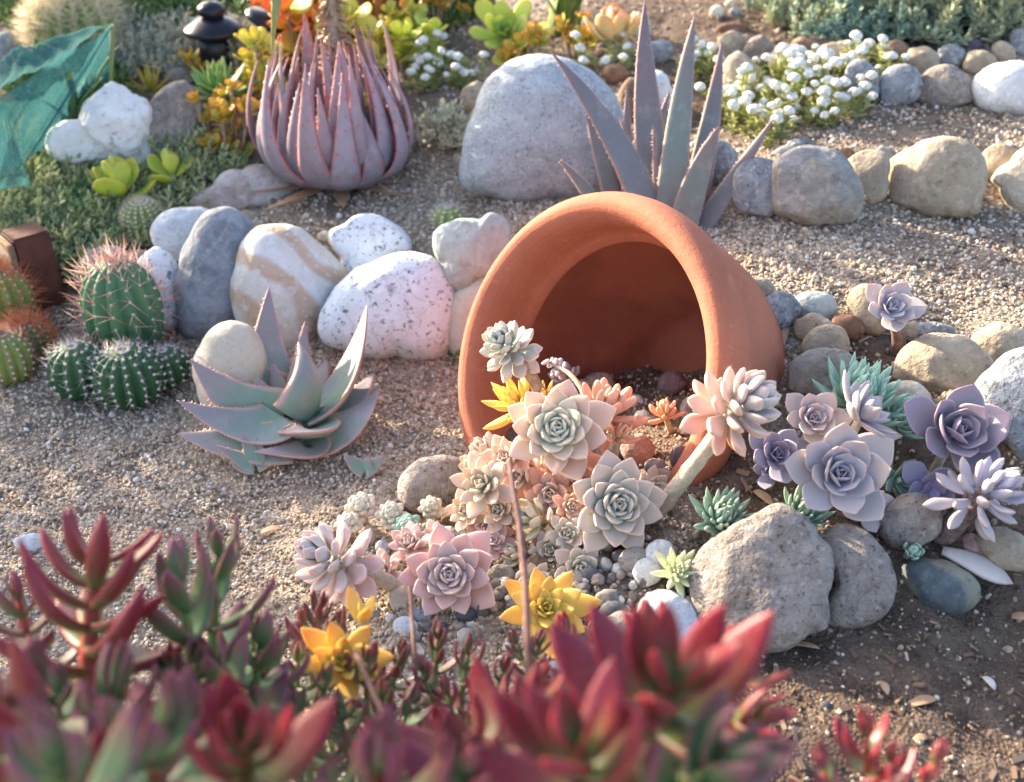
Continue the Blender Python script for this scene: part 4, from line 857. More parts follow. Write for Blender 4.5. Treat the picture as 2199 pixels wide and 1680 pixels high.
rosette(1852, 892, 108, (.72,.55,.42), 'lil', 'lilac', 'lilac rosette tilted edge-on to the right', lift=.075, group=GL, n=26, ov=dict(W=.44))
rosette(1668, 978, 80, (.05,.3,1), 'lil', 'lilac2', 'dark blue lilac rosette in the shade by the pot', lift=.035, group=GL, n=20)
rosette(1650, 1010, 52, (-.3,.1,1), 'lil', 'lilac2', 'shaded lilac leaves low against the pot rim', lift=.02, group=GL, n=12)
rosette(2052, 930, 128, (.06,.35,1), 'purp', 'purp', 'large purple rosette with rounded leaves', lift=.05, group=GL, n=20, spin=.3)
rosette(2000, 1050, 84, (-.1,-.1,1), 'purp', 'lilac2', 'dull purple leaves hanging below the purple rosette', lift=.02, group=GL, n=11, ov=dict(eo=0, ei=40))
rosette(2140, 1050, 100, (.45,.45,.75), 'dome', 'lilac', 'lilac rosette of narrow leaves on a scarred brown stem at right', lift=.07, stem=(2020, 1150), stemr=.0075, stemmat='darkstem', group=GL, n=34, ov=dict(W=.40))
rosette(1912, 662, 68, (.0,.35,1), 'lil', 'lilac', 'lone lilac rosette on a scarred stem above the tan rock', d=gd(1925, 745)-.055, stem=(1928, 748), stemr=.0055, stemmat='darkstem', group=GL, n=22, sag=Vector((.008, 0, 0)))
rosette(1860, 1090, 66, (.3,-.2,1), 'lil', 'lilac', 'lilac leaves drooping over the kidney stone', lift=.02, group=GL, n=12)
rosette(2046, 862, 40, (0,.8,.6), 'bead', 'bgreen', 'tiny green and red beaded rosette beside the granite', lift=.015, group='small green rosettes', n=34, name='small_succulent', cat='succulent')
rosette(1960, 1186, 30, (0,.4,.9), 'cress', 'cress', 'tiny tight green rosette above the dark blue stone', lift=.012, group='small green rosettes', n=26, name='small_succulent', cat='succulent')
GB = 'little cream bead succulents'
for px, py, r, mt, lb in [(775,1085,44,'bead','tallest cream bead succulent on a brown stem'),(838,1102,40,'bead','yellowish bead succulent right of the tallest bead one'),(872,1128,38,'dudx','pale mint bead succulent behind the small pink rosette'),
  (925,1090,36,'bead','cream bead succulent by the speckled stone'),(745,1122,34,'bead','cream bead cluster at the back of the pale pink dome')]:
    rosette(px, py, r, (-.05,.5,.8), 'bead', 'bead' if mt == 'bead' else 'dudx', lb, lift=.04, group=GB, stemmat='stem', stemr=.003, name='small_succulent', cat='succulent', n=24)
rosette(985, 762, 36, (-.6,.7,.3), 'gold', 'agave', 'small green sprout against the left of the pot', lift=.012, group='small green rosettes', n=8, ov=dict(W=.4, T=.12), name='small_succulent', cat='succulent')
# flower stalk of the shaded rosette
def flower_stalk():
    a = P(1262, 868, .93); b = P(1192, 786, .955); t = thing('flower_stalk', a, 'pink nodding flower stalk rising beside the coral fingers', 'flower stalk')
    v, f = tube(bez(a, P(1240, 800, .94), b, 12), [.0022]*12, 8, .1); ob('stem', mesh('stem', [q-a for q in v], f, M['coral']), t)
    for i in range(16):
        p = b+Vector((random.gauss(0, .0045), random.gauss(0, .004), random.gauss(0, .005)))
        ob('bud', leafmesh('bud', M['lilac'], 1, .6, .5, .1, 'bead', 0, 6, 8), t, Matrix.Translation(p-a) @ Matrix.Rotation(random.random()*6, 4, 'Y') @ Matrix.Rotation(random.random()*6, 4, 'Z') @ Matrix.Scale(.008, 4), (random.random(), 0, 0, 1))
flower_stalk()
FILL = [(1085,985,58,(-.4,.3,.9),'ghost','peach','peach rosette just below the left of the mint one',.885),(1000,1098,54,(-.3,.4,.9),'ghost','cpink','cream rosette under the creamy yellow one',.885),
 (1072,1095,60,(-.3,.2,.9),'ghost','cpink','cream rosette between the bare stalk and the creamy yellow one',.875),(1182,1185,54,(-.2,.3,.9),'ghost','sage','sage rosette left of the small grey green one',.865),
 (1108,1190,58,(-.7,.3,.6),'dome','cpink','cream side-on rosette low behind the bare stalk',.875),(1290,1190,50,(.2,.3,.9),'ghost','sage','small sage rosette under the right of the large sage one',.865),
 (1180,1060,66,(-.1,.0,1),'ghost','peach','peach rosette in the gap between mint and sage ones',.878),(1265,975,62,(.4,.2,.8),'ghost','peach','peach rosette at the right shoulder of the mint one',.905),
 (935,1158,48,(-.2,.5,.8),'ghost','pinkl','pink rosette between the two small pink ones',.898),(1400,1055,66,(.5,.3,.8),'ghost','sage','sage rosette behind the right of the large sage one',.885),
 (1015,1000,52,(-.5,.4,.8),'dome','cpink','cream side-on rosette above the creamy yellow one',.905),(1150,1245,48,(0,.3,1),'ghost','sage','small sage rosette above the left of the golden one',.85),
 (822,1225,50,(-.3,.5,.8),'ghost','pinkl','small pink rosette between pink dome and salmon one',.88),(1330,935,50,(.4,.7,.5),'finger','coral','little coral fingers right of the plump coral succulent',.90),
 (1165,850,52,(-.2,.8,.5),'gold2','gold2','small yellow spiky rosette behind the mint one',.93),(1060,1165,46,(.0,.4,.9),'ghost','pinkl','little pink rosette right above the salmon one',.875),
 (1225,1090,44,(.2,.2,1),'ghost','peach','tiny peach rosette at the left edge of the sage one',.862)]
for px, py, r, f, kd, mt, lb, d in FILL: rosette(px, py, r, f, kd, mt, lb, d=d, group=GR, stemr=.003, n={'ghost': 22, 'dome': 28, 'finger': 16, 'gold2': 14}[kd])
# fallen leaves and bare stalks
def lone_leaf(pxa, pxb, W, T, mat, label, pr='wide', lift=.006, cat='leaf', name='fallen_leaf', group=None, bow=.004):
    a, b = G(*pxa), G(*pxb); a.z += lift; b.z += lift; mid = (a+b)/2+Vector((0, 0, bow)); v, f, at = leafgeo((a, mid, b), W, T, pr, chan=.1, nu=14, nv=12)
    o = ob(name, mesh(name, [Vector(q)-a for q in v], f, M[mat], True, at), None, Matrix.Translation(a), (.6, .5, 0, 1)); return tag(o, label, cat, group)
M['shed'] = leaf_mat('shed_leaf', (.62,.55,.50), (.60,.52,.46), (.62,.24,.28), .7, mott=.2, sss=.2, t0=.75)
M['dryl'] = leaf_mat('dry_leaf', (.40,.26,.15), (.34,.20,.12), (.5,.35,.2), .4, mott=.4, sss=0)
lone_leaf((2020, 1196), (2172, 1268), .024, .008, 'shed', 'plump pinkish white leaf shed on the soil behind the dark blue stone')
for i, (a, b, w_, lb) in enumerate([((1955,1520),(2010,1508),.008,'curled brown leaf on bare soil at lower right'),((2170,1330),(2215,1340),.009,'dry leaf at the right edge below the slate'),((1890,1470),(1905,1500),.006,'small dry leaf below the kidney stone'),
  ((1700,1390),(1760,1400),.005,'dry sliver in front of the big slab'),((2110,1460),(2135,1490),.006,'pale curled petal on the bare soil'),((1960,1600),(1990,1590),.006,'dry leaf near the bottom right'),
  ((1330,925),(1400,905),.006,'dark curled leaf inside the pot mouth'),((1620,1060),(1660,1095),.009,'brown dry leaf under the shaded lilac rosette'),((560,1150),(610,1140),.008,'brown leaf on gravel above the green stems'),((1690,700),(1675,760),.007,'brown dry leaf between pot and stones')]):
    if i == 6: continue
    lone_leaf(a, b, w_, .0015, 'dryl' if i != 4 else 'shed', lb, 'boat', .003, group='dry leaves on the ground')
def bare(p, label, r=.002, sag=None):
    a = p[0]; t_ = [a]+p[1:]
    pts = []
    for i in range(len(t_)-1):
        for k in range(4): pts.append(t_[i].lerp(t_[i+1], k/4))
    pts.append(t_[-1]); v, f = tube(pts, [r*(1-.4*i/len(pts)) for i in range(len(pts))], 8, .2)
    o = ob('dry_stalk', mesh('dry_stalk', [q-a for q in v], f, M['twig']), None, Matrix.Translation(a)); tag(o, label, 'dry stalk', 'bare dry stalks')
def down(p): q = p.copy(); q.z = hz(p.x, p.y)-.01; return q
p_ = P(1138, 1480, .52); bare([down(p_+Vector((.02, .0, 0))), p_, P(1128, 1250, .55), P(1115, 1120, .57), P(1093, 988, .59)], 'thick bare brown stalk crossing in front of the rosettes', .0024)
p_ = P(893, 1440, .62); bare([down(p_), p_, P(880, 1260, .66)], 'thin bare stalk in front of the salmon rosette', .0017)
p_ = P(848, 1590, .52); bare([down(p_), p_, P(762, 1400, .58)], 'slanting brown stalk among the maroon sprigs', .0019)
# ================================================================== the toothed aloe (front left)
def PA(px, py, up): # point above the gravel by roughly 'up' metres toward the viewer
    return P(px, py, gd(px, py)-up)
GA_ = G(625, 930); BD = (GA_-ORG).length
def aloe_leaf(root, pts, W, T=.006, up=None, **kw):
    q = [P(a, b, BD+c) for a, b, c in pts]; return worldleaf(q, W*1.18, T*1.5, M['aloeb'], root, 'aloe', up=up, **kw)
al = thing('toothed_aloe', G(620, 930), 'blue green aloe with wide red-toothed leaves on the gravel', 'aloe')
Z = Vector((0, 0, 1)); kw = dict(nu=26, nv=14, teeth=34, tooth=.0022)
for pts, W, up, ch in [
 ([(630,930,.02),(560,860,.02),(578,615,.07)], .058, (0.5,-.9,.2), .12),
 ([(640,900,.02),(640,850,.03),(655,690,.05)], .036, (.6,-.6,.4), .2),
 ([(650,900,.0),(760,890,.01),(788,655,.03)], .058, (-.7,-.2,.8), .35),
 ([(620,880,.03),(560,830,.02),(412,770,.03)], .050, (.2,-.5,.8), .25),
 ([(610,900,-.01),(520,900,-.01),(410,772,.0)], .050, (.3,-.75,.55), .18),
 ([(610,900,-.02),(560,960,-.03),(380,860,-.02)], .046, (0,-.35,.95), .32),
 ([(620,950,-.03),(520,965,-.035),(382,932,-.015)], .042, (0,-.5,.9), .12),
 ([(665,930,-.01),(740,960,-.04),(814,835,.0)], .050, (-.3,-.4,.9), .2),
 ([(660,900,.01),(760,890,.0),(803,800,.03)], .040, (-.3,-.4,.9), .2),
 ([(640,900,-.02),(700,830,-.03),(640,735,.0)], .052, (-.75,.75,.2), .35),
 ([(650,930,-.02),(720,930,-.06),(596,930,-.07)], .050, (0,.3,1), .3),
 ([(640,960,-.02),(720,975,-.04),(545,970,-.05)], .040, (0,-.1,1), .25),
 ([(600,900,.0),(575,870,-.01),(550,812,.0)], .026, (.3,-.6,.7), .2),
 ([(610,890,.02),(600,840,.02),(585,780,.02)], .018, (.3,-.8,.4), .2),
 ([(660,950,-.01),(730,985,-.035),(770,940,-.02)], .030, (0,-.4,.9), .1),
 ([(625,880,.05),(690,830,.06),(700,770,.08)], .030, (-.3,-.8,.3), .2)]:
    aloe_leaf(al, pts, W, .0062, Vector(up), chan=ch, color=(random.random(), 0, 0, 1), **kw)
for (cx, cy, s, lb) in [(545, 1000, 1.0, 'small aloe pup in front of the toothed aloe'), (783, 1010, .9, 'tiny aloe pup on the gravel right of the toothed aloe')]:
    BD = (G(cx, cy)-ORG).length; pu = thing('aloe_pup', G(cx, cy), lb, 'aloe pup', 'aloe pups')
    L = [((0,0),(-20,-8),(-84,-44)),((0,-4),(-2,-30),(-28,-72)),((4,-4),(14,-30),(4,-62)),((0,2),(-30,4),(-50,-12)),((6,0),(30,-8),(44,-30))] if s == 1.0 else [((0,0),(-20,-8),(-46,-36)),((2,0),(24,-8),(44,-34)),((0,2),(4,-14),(12,-26)),((2,2),(14,0),(30,-14))]
    for l3 in L: aloe_leaf(pu, [(cx+x, cy+y, -.010) for x, y in l3], .015, .004, Vector((.0, -.5, .8)), chan=.25, color=(.3, 0, 0, 1), nu=14, nv=10, teeth=8, tooth=.0012)
# ================================================================== tall aloe behind the pot
b_ = G(1440, 465); b_.y += .04; BD = gd(1440, 470)+.0
ta = thing('tall_aloe', b_, 'tall spiky grey purple aloe standing behind the pot', 'aloe')
for pts, W, up in [([(1420,480,0),(1378,230,0),(1385,-2,.04)], .050, (0,-.9,.3)), ([(1435,490,-.02),(1460,220,-.02),(1492,32,0)], .042, (-.3,-.9,.2)), ([(1400,480,-.02),(1330,280,-.04),(1183,112,-.03)], .050, (.5,-.8,.3)),
 ([(1480,480,0),(1530,280,.01),(1551,85,.02)], .038, (-.2,-.9,.3)), ([(1465,490,-.03),(1500,360,-.04),(1542,272,-.05)], .040, (-.2,-.9,.3)), ([(1500,500,-.02),(1580,380,-.02),(1664,250,-.02)], .028, (-.4,-.8,.5)),
 ([(1330,470,.02),(1290,330,.03),(1258,240,.03)], .034, (.4,-.8,.3)), ([(1350,470,.02),(1345,300,.03),(1346,185,.05)], .022, (.2,-.9,.3)), ([(1300,470,.0),(1250,390,.0),(1198,342,.0)], .022, (.4,-.8,.4)),
 ([(1410,470,.0),(1370,360,.0),(1330,250,.02)], .020, (.4,-.8,.3)), ([(1420,470,-.01),(1412,380,-.01),(1402,270,-.02)], .016, (0,-.9,.3)), ([(1440,470,.05),(1450,350,.05),(1452,230,.07)], .026, (0,-.9,.3)),
 ([(1490,480,.03),(1520,380,.03),(1540,300,.04)], .026, (-.2,-.9,.3)), ([(1370,470,.03),(1395,330,.04),(1440,190,.06)], .030, (0,-.9,.3))]:
    q = [P(a, b, BD+c) for a, b, c in pts]; worldleaf(q, W*.78, .009, M['aloet'], ta, 'aloe', up=Vector(up), color=(random.random(), 0, 0, 1), nu=26, nv=12, chan=.12, teeth=26, tooth=.0018)
# ================================================================== pink globe aloe
base = G(722, 418); BD = (base-ORG).length+.03; pa = thing('pink_aloe', base, 'pinkish purple aloe with incurved red-spotted leaves and a dried flower stalk', 'aloe')
SC = BD/FPX
rings = [(14, 1.0, .185, .155, .0), (14, .82, .20, .150, .5), (12, .60, .21, .13, .2), (8, .34, .20, .10, .6)]
for n_, rr_, hh, ww, ph in rings:
    for i in range(n_):
        a = (i+ph+random.uniform(-.15, .15))/n_*2*math.pi; rad = 182*SC*rr_*random.uniform(.92, 1.04); o = Vector((math.cos(a), math.sin(a), 0)); hgt = hh*random.uniform(.85, 1.18)*.80*(1 if n_ != 11 or rr_ < .9 else random.choice([.5, .75, 1.1]))
        p0 = base+Vector((0, .045, .004))+o*.022; p1 = base+Vector((0, .045, -.02))+o*(rad*1.36)+Vector((0, 0, .006+hgt*.22)); p2 = base+Vector((random.uniform(-.015, .015), .045, 0))+o*(rad*random.uniform(.40, .88))+Vector((0, 0, hgt*1.02))
        worldleaf([p0, p1, p2], .043*random.uniform(.85, 1.1), .006, M['aloep'], pa, 'aloe', up=-o+Vector((0, 0, .2)), color=(random.random(), 0, 0, 1), nu=24, nv=10, chan=.22, teeth=24, tooth=.0024)
for a, l in ((-.6, .06), (-2.2, .07), (-1.4, .04), (3.6, .06)):
    o = Vector((math.cos(a), math.sin(a), 0)); c0 = base+Vector((0, .04, .004)); worldleaf([c0+o*.03, c0+o*.07, c0+o*(.06+l)+Vector((0, 0, .004))], .022, .003, M['dryl'], pa, 'aloe', color=(1, 0, 0, 1), nu=12, nv=8, chan=.2)
c0 = base+Vector((0, .045, .02)); top = P(708, -60, BD+.02)
stem_obj(pa, c0, top, .0065, .0075, M['stem'], n=26, name='flower_stalk', wob=.5)
nb = 260; pos = []; dr_ = []
for i in range(nb):
    t = .45+.55*i/nb; c = c0.lerp(top, t); a = random.random()*6.28; d_ = Vector((math.cos(a), math.sin(a), random.uniform(-1.2, .3))); pos.append([*(c+d_*.004)]); dr_.append([*d_])
lv, lf, _ = leafgeo(((0, 0, 0), (.5, 0, 0), (1, 0, 0)), .35, .08, 'boat', nu=3, nv=4); lf = [q for q in lf if len(q) == 4]
v, f = replicate(lv, lf, pos, frames(dr_), .018*(.6+.6*RNG.random(nb)))
inv = pa.matrix_basis.inverted(); o = ob('dried_bracts', fastmesh('dried_bracts', v-np.array(base), f, M['dryl'], True), pa, None, (.3, 0, 0, 1)); o['kind'] = 'stuff'
# ================================================================== cacti
def cactus(px, py, w_, h_, label, body='cactus', spine='spine', ribs=14, sl=.022, ns=6, group='round cacti', d=None, rows=9):
    b = G(px, py+h_*.42) if d is None else P(px, py+h_*.42, d); dd = (b-ORG).length; R = w_/2/FPX*dd; Hh = h_/FPX*dd*1.02; t = thing('cactus', b+Vector((0, R*.6, 0)), label, 'cactus', group)
    V = []; F = []; nu, nv = 28, ribs*6
    def pt(u, a, k=0):
        ph = u*math.pi*.94; rr = R*math.sin(ph)**.8 if ph > 0 else 0
        rib = 1+.13*(abs(math.cos(a*ribs/2))**.8*2-1)*min(1, math.sin(ph)*1.6); z = Hh*.5+Hh*.52*math.cos(ph)
        return Vector((rr*rib*math.cos(a), rr*rib*math.sin(a), z))
    for i in range(nu+1):
        for j in range(nv): V.append(pt(i/nu, j/nv*2*math.pi))
    for i in range(nu):
        for j in range(nv): F.append((i*nv+j, (i+1)*nv+j, (i+1)*nv+(j+1) % nv, i*nv+(j+1) % nv))
    ob('body', mesh('body', V, F, M[body]), t)
    pos = []; ds = []; ar = []
    for r_ in range(ribs):
        for k in range(rows):
            u = .04+.74*k/rows; a = (r_+0)*2*math.pi/ribs; p = pt(u, a); nrm = (p-Vector((0, 0, Hh*.45))); nrm.normalize(); ar.append([*p])
            for q in range(ns):
                e = nrm+Vector((random.gauss(0, .75), random.gauss(0, .75), random.gauss(0, .75)))
                if e.dot(nrm) < .15: e += nrm
                pos.append([*p]); ds.append([*e.normalized()])
    n = len(pos); bv = np.array([(0, .023, 0), (0, -.013, .02), (0, -.013, -.02), (1, 0, 0)]); bf = np.array([(0, 1, 3), (1, 2, 3), (2, 0, 3)])
    v, f = replicate(bv, bf, pos, frames(ds), sl*(.5+.7*RNG.random(n))); o = ob('spines', fastmesh('spines', v, f, M[spine], False), t); o['kind'] = 'stuff'
    iv, jf = ICO[2]; v, f = replicate(iv, jf, ar, np.repeat(np.eye(3)[None], len(ar), 0), np.full(len(ar), .0016)); o = ob('areoles', fastmesh('areoles', v, f, M['spinew']), t); o['kind'] = 'stuff'
cactus(272, 700, 140, 205, 'tall round green cactus with long pink spines', ribs=13, sl=.026, ns=4)
cactus(168, 820, 104, 108, 'left small dark cactus below the tall round one', 'cactusd', ribs=12, sl=.012, spine='spinew', rows=7)
cactus(276, 835, 130, 118, 'front small dark cactus with starry white spines', 'cactusd', ribs=15, sl=.011, spine='spinew', rows=8)
cactus(355, 808, 88, 80, 'right small dark cactus at the foot of the tall round one', 'cactusd', ribs=12, sl=.010, spine='spinew', rows=6)
cactus(207, 606, 76, 62, 'little yellow green cactus behind the tall round one', 'cactusy', 'spiney', 14, .009, 6, rows=8)
cactus(308, 492, 76, 84, 'fuzzy yellowish cactus at the edge of the groundcover', 'cactusy', 'spiney', 16, .010, 8, rows=10)
cactus(14, 668, 96, 120, 'green cactus cut by the left edge', 'cactusy', 'spineo', 13, .022, 7)
cactus(60, 748, 74, 78, 'small cactus with glowing orange spines', 'cactus', 'spineo', 12, .022, 9, rows=7)
cactus(20, 790, 84, 100, 'brownish small cactus at the left edge', 'cactusy', 'spinedk', 12, .014, 8, rows=8)
cactus(165, 98, 160, 120, 'straw coloured fuzzy cactus dome behind the netting', 'cactusy', 'spiney', 20, .028, 16, d=gd(165, 125), rows=14)
cactus(962, 476, 66, 40, 'low tuft of grey green spines on the gravel', 'cactusy', 'spinew', 10, .012, 6, rows=5)
# ================================================================== background plants
BGg = 'bright succulents along the back'
rosette(1085, 75, 100, (-.1,.25,.9), 'aeon', 'aeon', 'big yellow green aeonium behind the boulder', lift=.03, group=BGg, name='background_rosette')
rosette(1322, 80, 84, (0,.85,.45), 'cup', 'eche', 'peach edged cup-shaped succulent right of the aeonium', lift=.05, group=BGg, name='background_rosette')
rosette(475, 205, 108, (-.1,.8,.5), 'agave', 'agave', 'dark green spiky agave with pale edges beside the pink aloe', lift=.02, group=BGg, name='background_rosette', cat='agave', ov=dict(W=.30, eo=-5))
rosette(325, 190, 64, (0,.85,.5), 'yaloe', 'yaloe', 'yellow spiky aloe atop the pale rocks', lift=.02, group=BGg, name='background_rosette', cat='aloe')
rosette(256, 404, 92, (0,.75,.55), 'paddle', 'kal', 'yellow green paddle plant in the groundcover', lift=.05, group='paddle plants', name='paddle_plant', cat='paddle plant', n=9)
rosette(366, 370, 66, (-.1,.8,.5), 'paddle', 'kal', 'smaller paddle plant right of the larger one', lift=.05, group='paddle plants', name='paddle_plant', cat='paddle plant', n=6)
rosette(775, 235, 44, (0,.6,.7), 'cup', 'jadey', 'small yellow green rosette behind the pink aloe', lift=.02, group=BGg, name='background_rosette')
rosette(860, 115, 40, (0,.6,.7), 'yaloe', 'jadey', 'small spiky yellow rosette right of the dried stalk', lift=.04, group=BGg, name='background_rosette')
def shrub(px, py, w_, h_, mat, label, heads=14, lpr=.62, leaf=24, group='leafy succulents at the back', kind='spoon', ratio=.75, per=7, stem='stem', depth=.5, cat='shrub', lift=0):
    b = G(px, py+h_*.5); b = b-ray(px, py)*lift; leaf *= 1.45; heads = int(heads*1.3); dd = (b-ORG).length; s = dd/FPX; t = thing('succulent_shrub', b, label, cat, group)
    ls = leaf*s; sv = []; sf = []
    for i in range(heads):
        while True:
            x, y, z = random.uniform(-1, 1), random.uniform(-1, 1), random.uniform(0, 1)
            if x*x+y*y+(z-.35)**2*1.6 < 1.05: break
        hd = Vector((x*w_/2*s, y*w_/2*s*depth+.02, .01+z*h_*s*1.05)); ax = (Vector((x*.5, y*.5-.3, .8))).normalized()
        v, f = tube(bez((hd.x*.25, hd.y*.25, -.01), (hd.x*.7, hd.y*.7, hd.z*.4), hd, 6), [.0022]*6, 5); ob('stem', mesh('stem', v, f, M[stem]), t)
        q = ax.to_track_quat('Z', 'Y').to_matrix().to_4x4()
        for k in range(per):
            u = k/per; a = k*GA+random.random(); e = math.radians(10+65*u); L = ls*(1-.45*u)*random.uniform(.8, 1.15)
            D = Vector((math.cos(e)*math.cos(a), math.cos(e)*math.sin(a), math.sin(e))); Zz = Vector((-math.sin(e)*math.cos(a), -math.sin(e)*math.sin(a), math.cos(e))); Y = Zz.cross(D)
            Mx = Matrix(((D.x, Y.x, Zz.x, 0), (D.y, Y.y, Zz.y, 0), (D.z, Y.z, Zz.z, 0), (0, 0, 0, 1)))
            ob('leaf', leafmesh(f'shrub{kind}{ratio}', M[mat], 1, ratio, .12, .3, kind, .1, 6, 8), t, Matrix.Translation(hd) @ q @ Mx @ Matrix.Scale(L, 4), (random.random(), random.random(), 0, 1))
    return t
shrub(488, 295, 150, 130, 'jadeo', 'red and yellow jade shrub left of the pink aloe', 26, leaf=20, per=7)
shrub(655, 95, 130, 150, 'jader', 'orange red round-leaved shrub behind the pink aloe', 11, leaf=44, per=6, ratio=.95)
shrub(760, 130, 90, 110, 'jadey', 'yellow round-leaved shrub behind the dried stalk', 8, leaf=34, per=6, ratio=.9)
shrub(560, 170, 100, 130, 'jadey', 'yellow green jade shrub below the lantern', 12, leaf=24, per=6, ratio=.85)
shrub(850, 95, 130, 90, 'jadey', 'golden jade shrub left of the aeonium', 14, leaf=24, per=7)
shrub(935, 40, 110, 80, 'jadeo', 'orange green jade shrub high behind the white flowers', 14, leaf=20, per=7)
shrub(905, 120, 80, 80, 'kal', 'pale green leafy clump behind the left white flowers', 6, leaf=34, per=6)
shrub(1120, 135, 90, 60, 'jadeo', 'small orange leaves at the top of the boulder', 7, leaf=24, per=6)
shrub(1238, 100, 90, 56, 'jadeo', 'small orange jade between boulder and peach cup plant', 9, leaf=18, per=6)
shrub(430, 170, 60, 50, 'jadeo', 'small orange jade left of the dark agave', 7, leaf=18, per=6)
shrub(600, 20, 100, 60, 'jader', 'red tinged shrub at the top behind the lantern', 8, leaf=24, per=6)
shrub(720, 50, 80, 80, 'jadeo', 'orange shrub against the dried flower stalk', 9, leaf=26, per=6)
def straps(px, py, n, L, W, mat, label, spread=.8, group='strap-leaved plants', lean=(0, 0), cat='strap plant'):
    b = G(px, py); dd = (b-ORG).length; s = dd/FPX; t = thing('strap_plant', b, label, cat, group)
    for i in range(n):
        a = i*GA; o = Vector((math.cos(a)+lean[0], math.sin(a)*.6+lean[1], 0))*spread*random.uniform(.4, 1); l_ = L*s*random.uniform(.7, 1.1)
        p0 = b+Vector((random.gauss(0, .01), random.gauss(0, .01), -.005)); p2 = p0+(o+Vector((0, 0, 1)))*l_; p1 = p0+(o*.25+Vector((0, 0, .7)))*l_
        worldleaf([p0, p1, p2], W*s, W*s*.12, M[mat], t, 'strap', up=-o+Vector((0, 0, .3)), color=(random.random(), 0, 0, 1), nu=12, nv=6, chan=.25)
straps(1215, 72, 14, 200, 20, 'strap', 'green strap leaves fanning behind the aeonium')
straps(820, 95, 14, 220, 24, 'bstrap', 'rusty brown strap leaves at the top behind the pink aloe')
straps(700, 40, 9, 150, 20, 'bstrap', 'brown dry strap leaves beside the dried flower stalk')
straps(30, 40, 16, 180, 34, 'dstrap', 'broad dark green leaves in the upper left corner')
straps(180, 30, 14, 160, 30, 'dstrap', 'dark green leaves behind the straw coloured dome')
straps(160, 330, 12, 190, 26, 'dstrap', 'dark green blades half hidden by the netting')
straps(60, 330, 8, 130, 26, 'yaloe', 'yellow green blades under the netting')
straps(330, 30, 12, 120, 20, 'strap', 'green leaves left of the lantern in the distance')
# long blade hanging into the frame at top
gb = P(582, 130, gd(560, 300)-.25); bl = thing('long_green_blade', down(gb), 'single long green and orange blade left of the dried stalk', 'leaf blade')
worldleaf([G(668, 80)-Vector((0, 0, .01)), P(640, -560, gd(560, 300)-.15), gb], .030, .003, M['strap'], bl, 'strap', up=Vector((0, -1, .2)), chan=.2, nu=20, nv=8)
# ------------------------------------------------------------------ cover plants (uncountable leaves)
SM_LEAF = leafgeo(((0, 0, 0), (.5, 0, .0), (1, 0, .15)), .42, .16, 'boat', nu=3, nv=5)
slv = np.array([[*q] for q in SM_LEAF[0]]); slf = np.array([q for q in SM_LEAF[1] if len(q) == 4])
def cover(name, label_pts, mat, n_tuft, leaf, hmin, hmax, per=9, kind='stuff', label=None, cat=None, group=None, twig=True):
    """tufts of small leaves spread over a patch of ground; label_pts = (px, py, rx, ry) patches"""
    pos = []; ds = []; tv = []; tf = []
    tot = sum(p[2]*p[3] for p in label_pts)
    for (px, py, rx, ry) in label_pts:
        for i in range(int(n_tuft*rx*ry/tot)):
            a, r = random.random()*6.28, random.random()**.5; g = G(px+rx*r*math.cos(a), py+ry*r*math.sin(a)); h = random.uniform(hmin, hmax)*(1-.6*r*r)+.004
            ax = Vector((random.gauss(0, .35), random.gauss(0, .35)-.1, 1)).normalized(); tip = g+ax*h
            if twig and random.random() < .25:
                v, f = tube([g-Vector((0, 0, .003)), g.lerp(tip, .5), tip], [.0012]*3, 4); o = len(tv); tv += v; tf += [tuple(q+o for q in p) for p in f if len(p) == 4]
            for k in range(per):
                u = k/per; aa = k*GA+random.random(); c = g.lerp(tip, .45+.55*u); e = .2+1.1*u
                D = ax*math.sin(e)+Vector((math.cos(aa), math.sin(aa), 0))*math.cos(e); pos.append([*c]); ds.append([*D])
    n = len(pos); v, f = replicate(slv, slf, pos, frames(ds), leaf*(.6+.7*RNG.random(n)))
    o = ob(name, fastmesh(name, v, f, M[mat], True)); tag(o, kind=kind)
    if tv: tag(ob(name+'_twigs', fastmesh(name+'_twigs', tv, np.array(tf), M['darkstem'])), kind='stuff')
    return o
cover('green_groundcover', [(110,500,210,70),(250,470,160,80),(430,400,110,60),(90,430,170,60),(200,360,150,40),(150,570,110,50),(330,350,160,50),(40,540,100,70)], 'moss', 2600, .0095, .012, .06)
cover('blue_green_groundcover', [(1750,15,140,70),(1900,25,170,85),(2050,30,170,85),(2160,50,90,60),(1820,75,70,28),(1760,100,60,26)], 'sagec', 1500, .0115, .02, .095, per=13)
cover('dusty_groundcover', [(370,110,120,60),(320,150,110,40),(530,120,80,50),(280,100,60,60),(960,300,70,30)], 'dust', 800, .008, .015, .055)
cover('dark_leafy_groundcover', [(120,20,240,60),(420,10,200,40),(300,60,120,30),(830,30,220,50),(150,250,130,110)], 'dkgreen', 1700, .014, .02, .07)
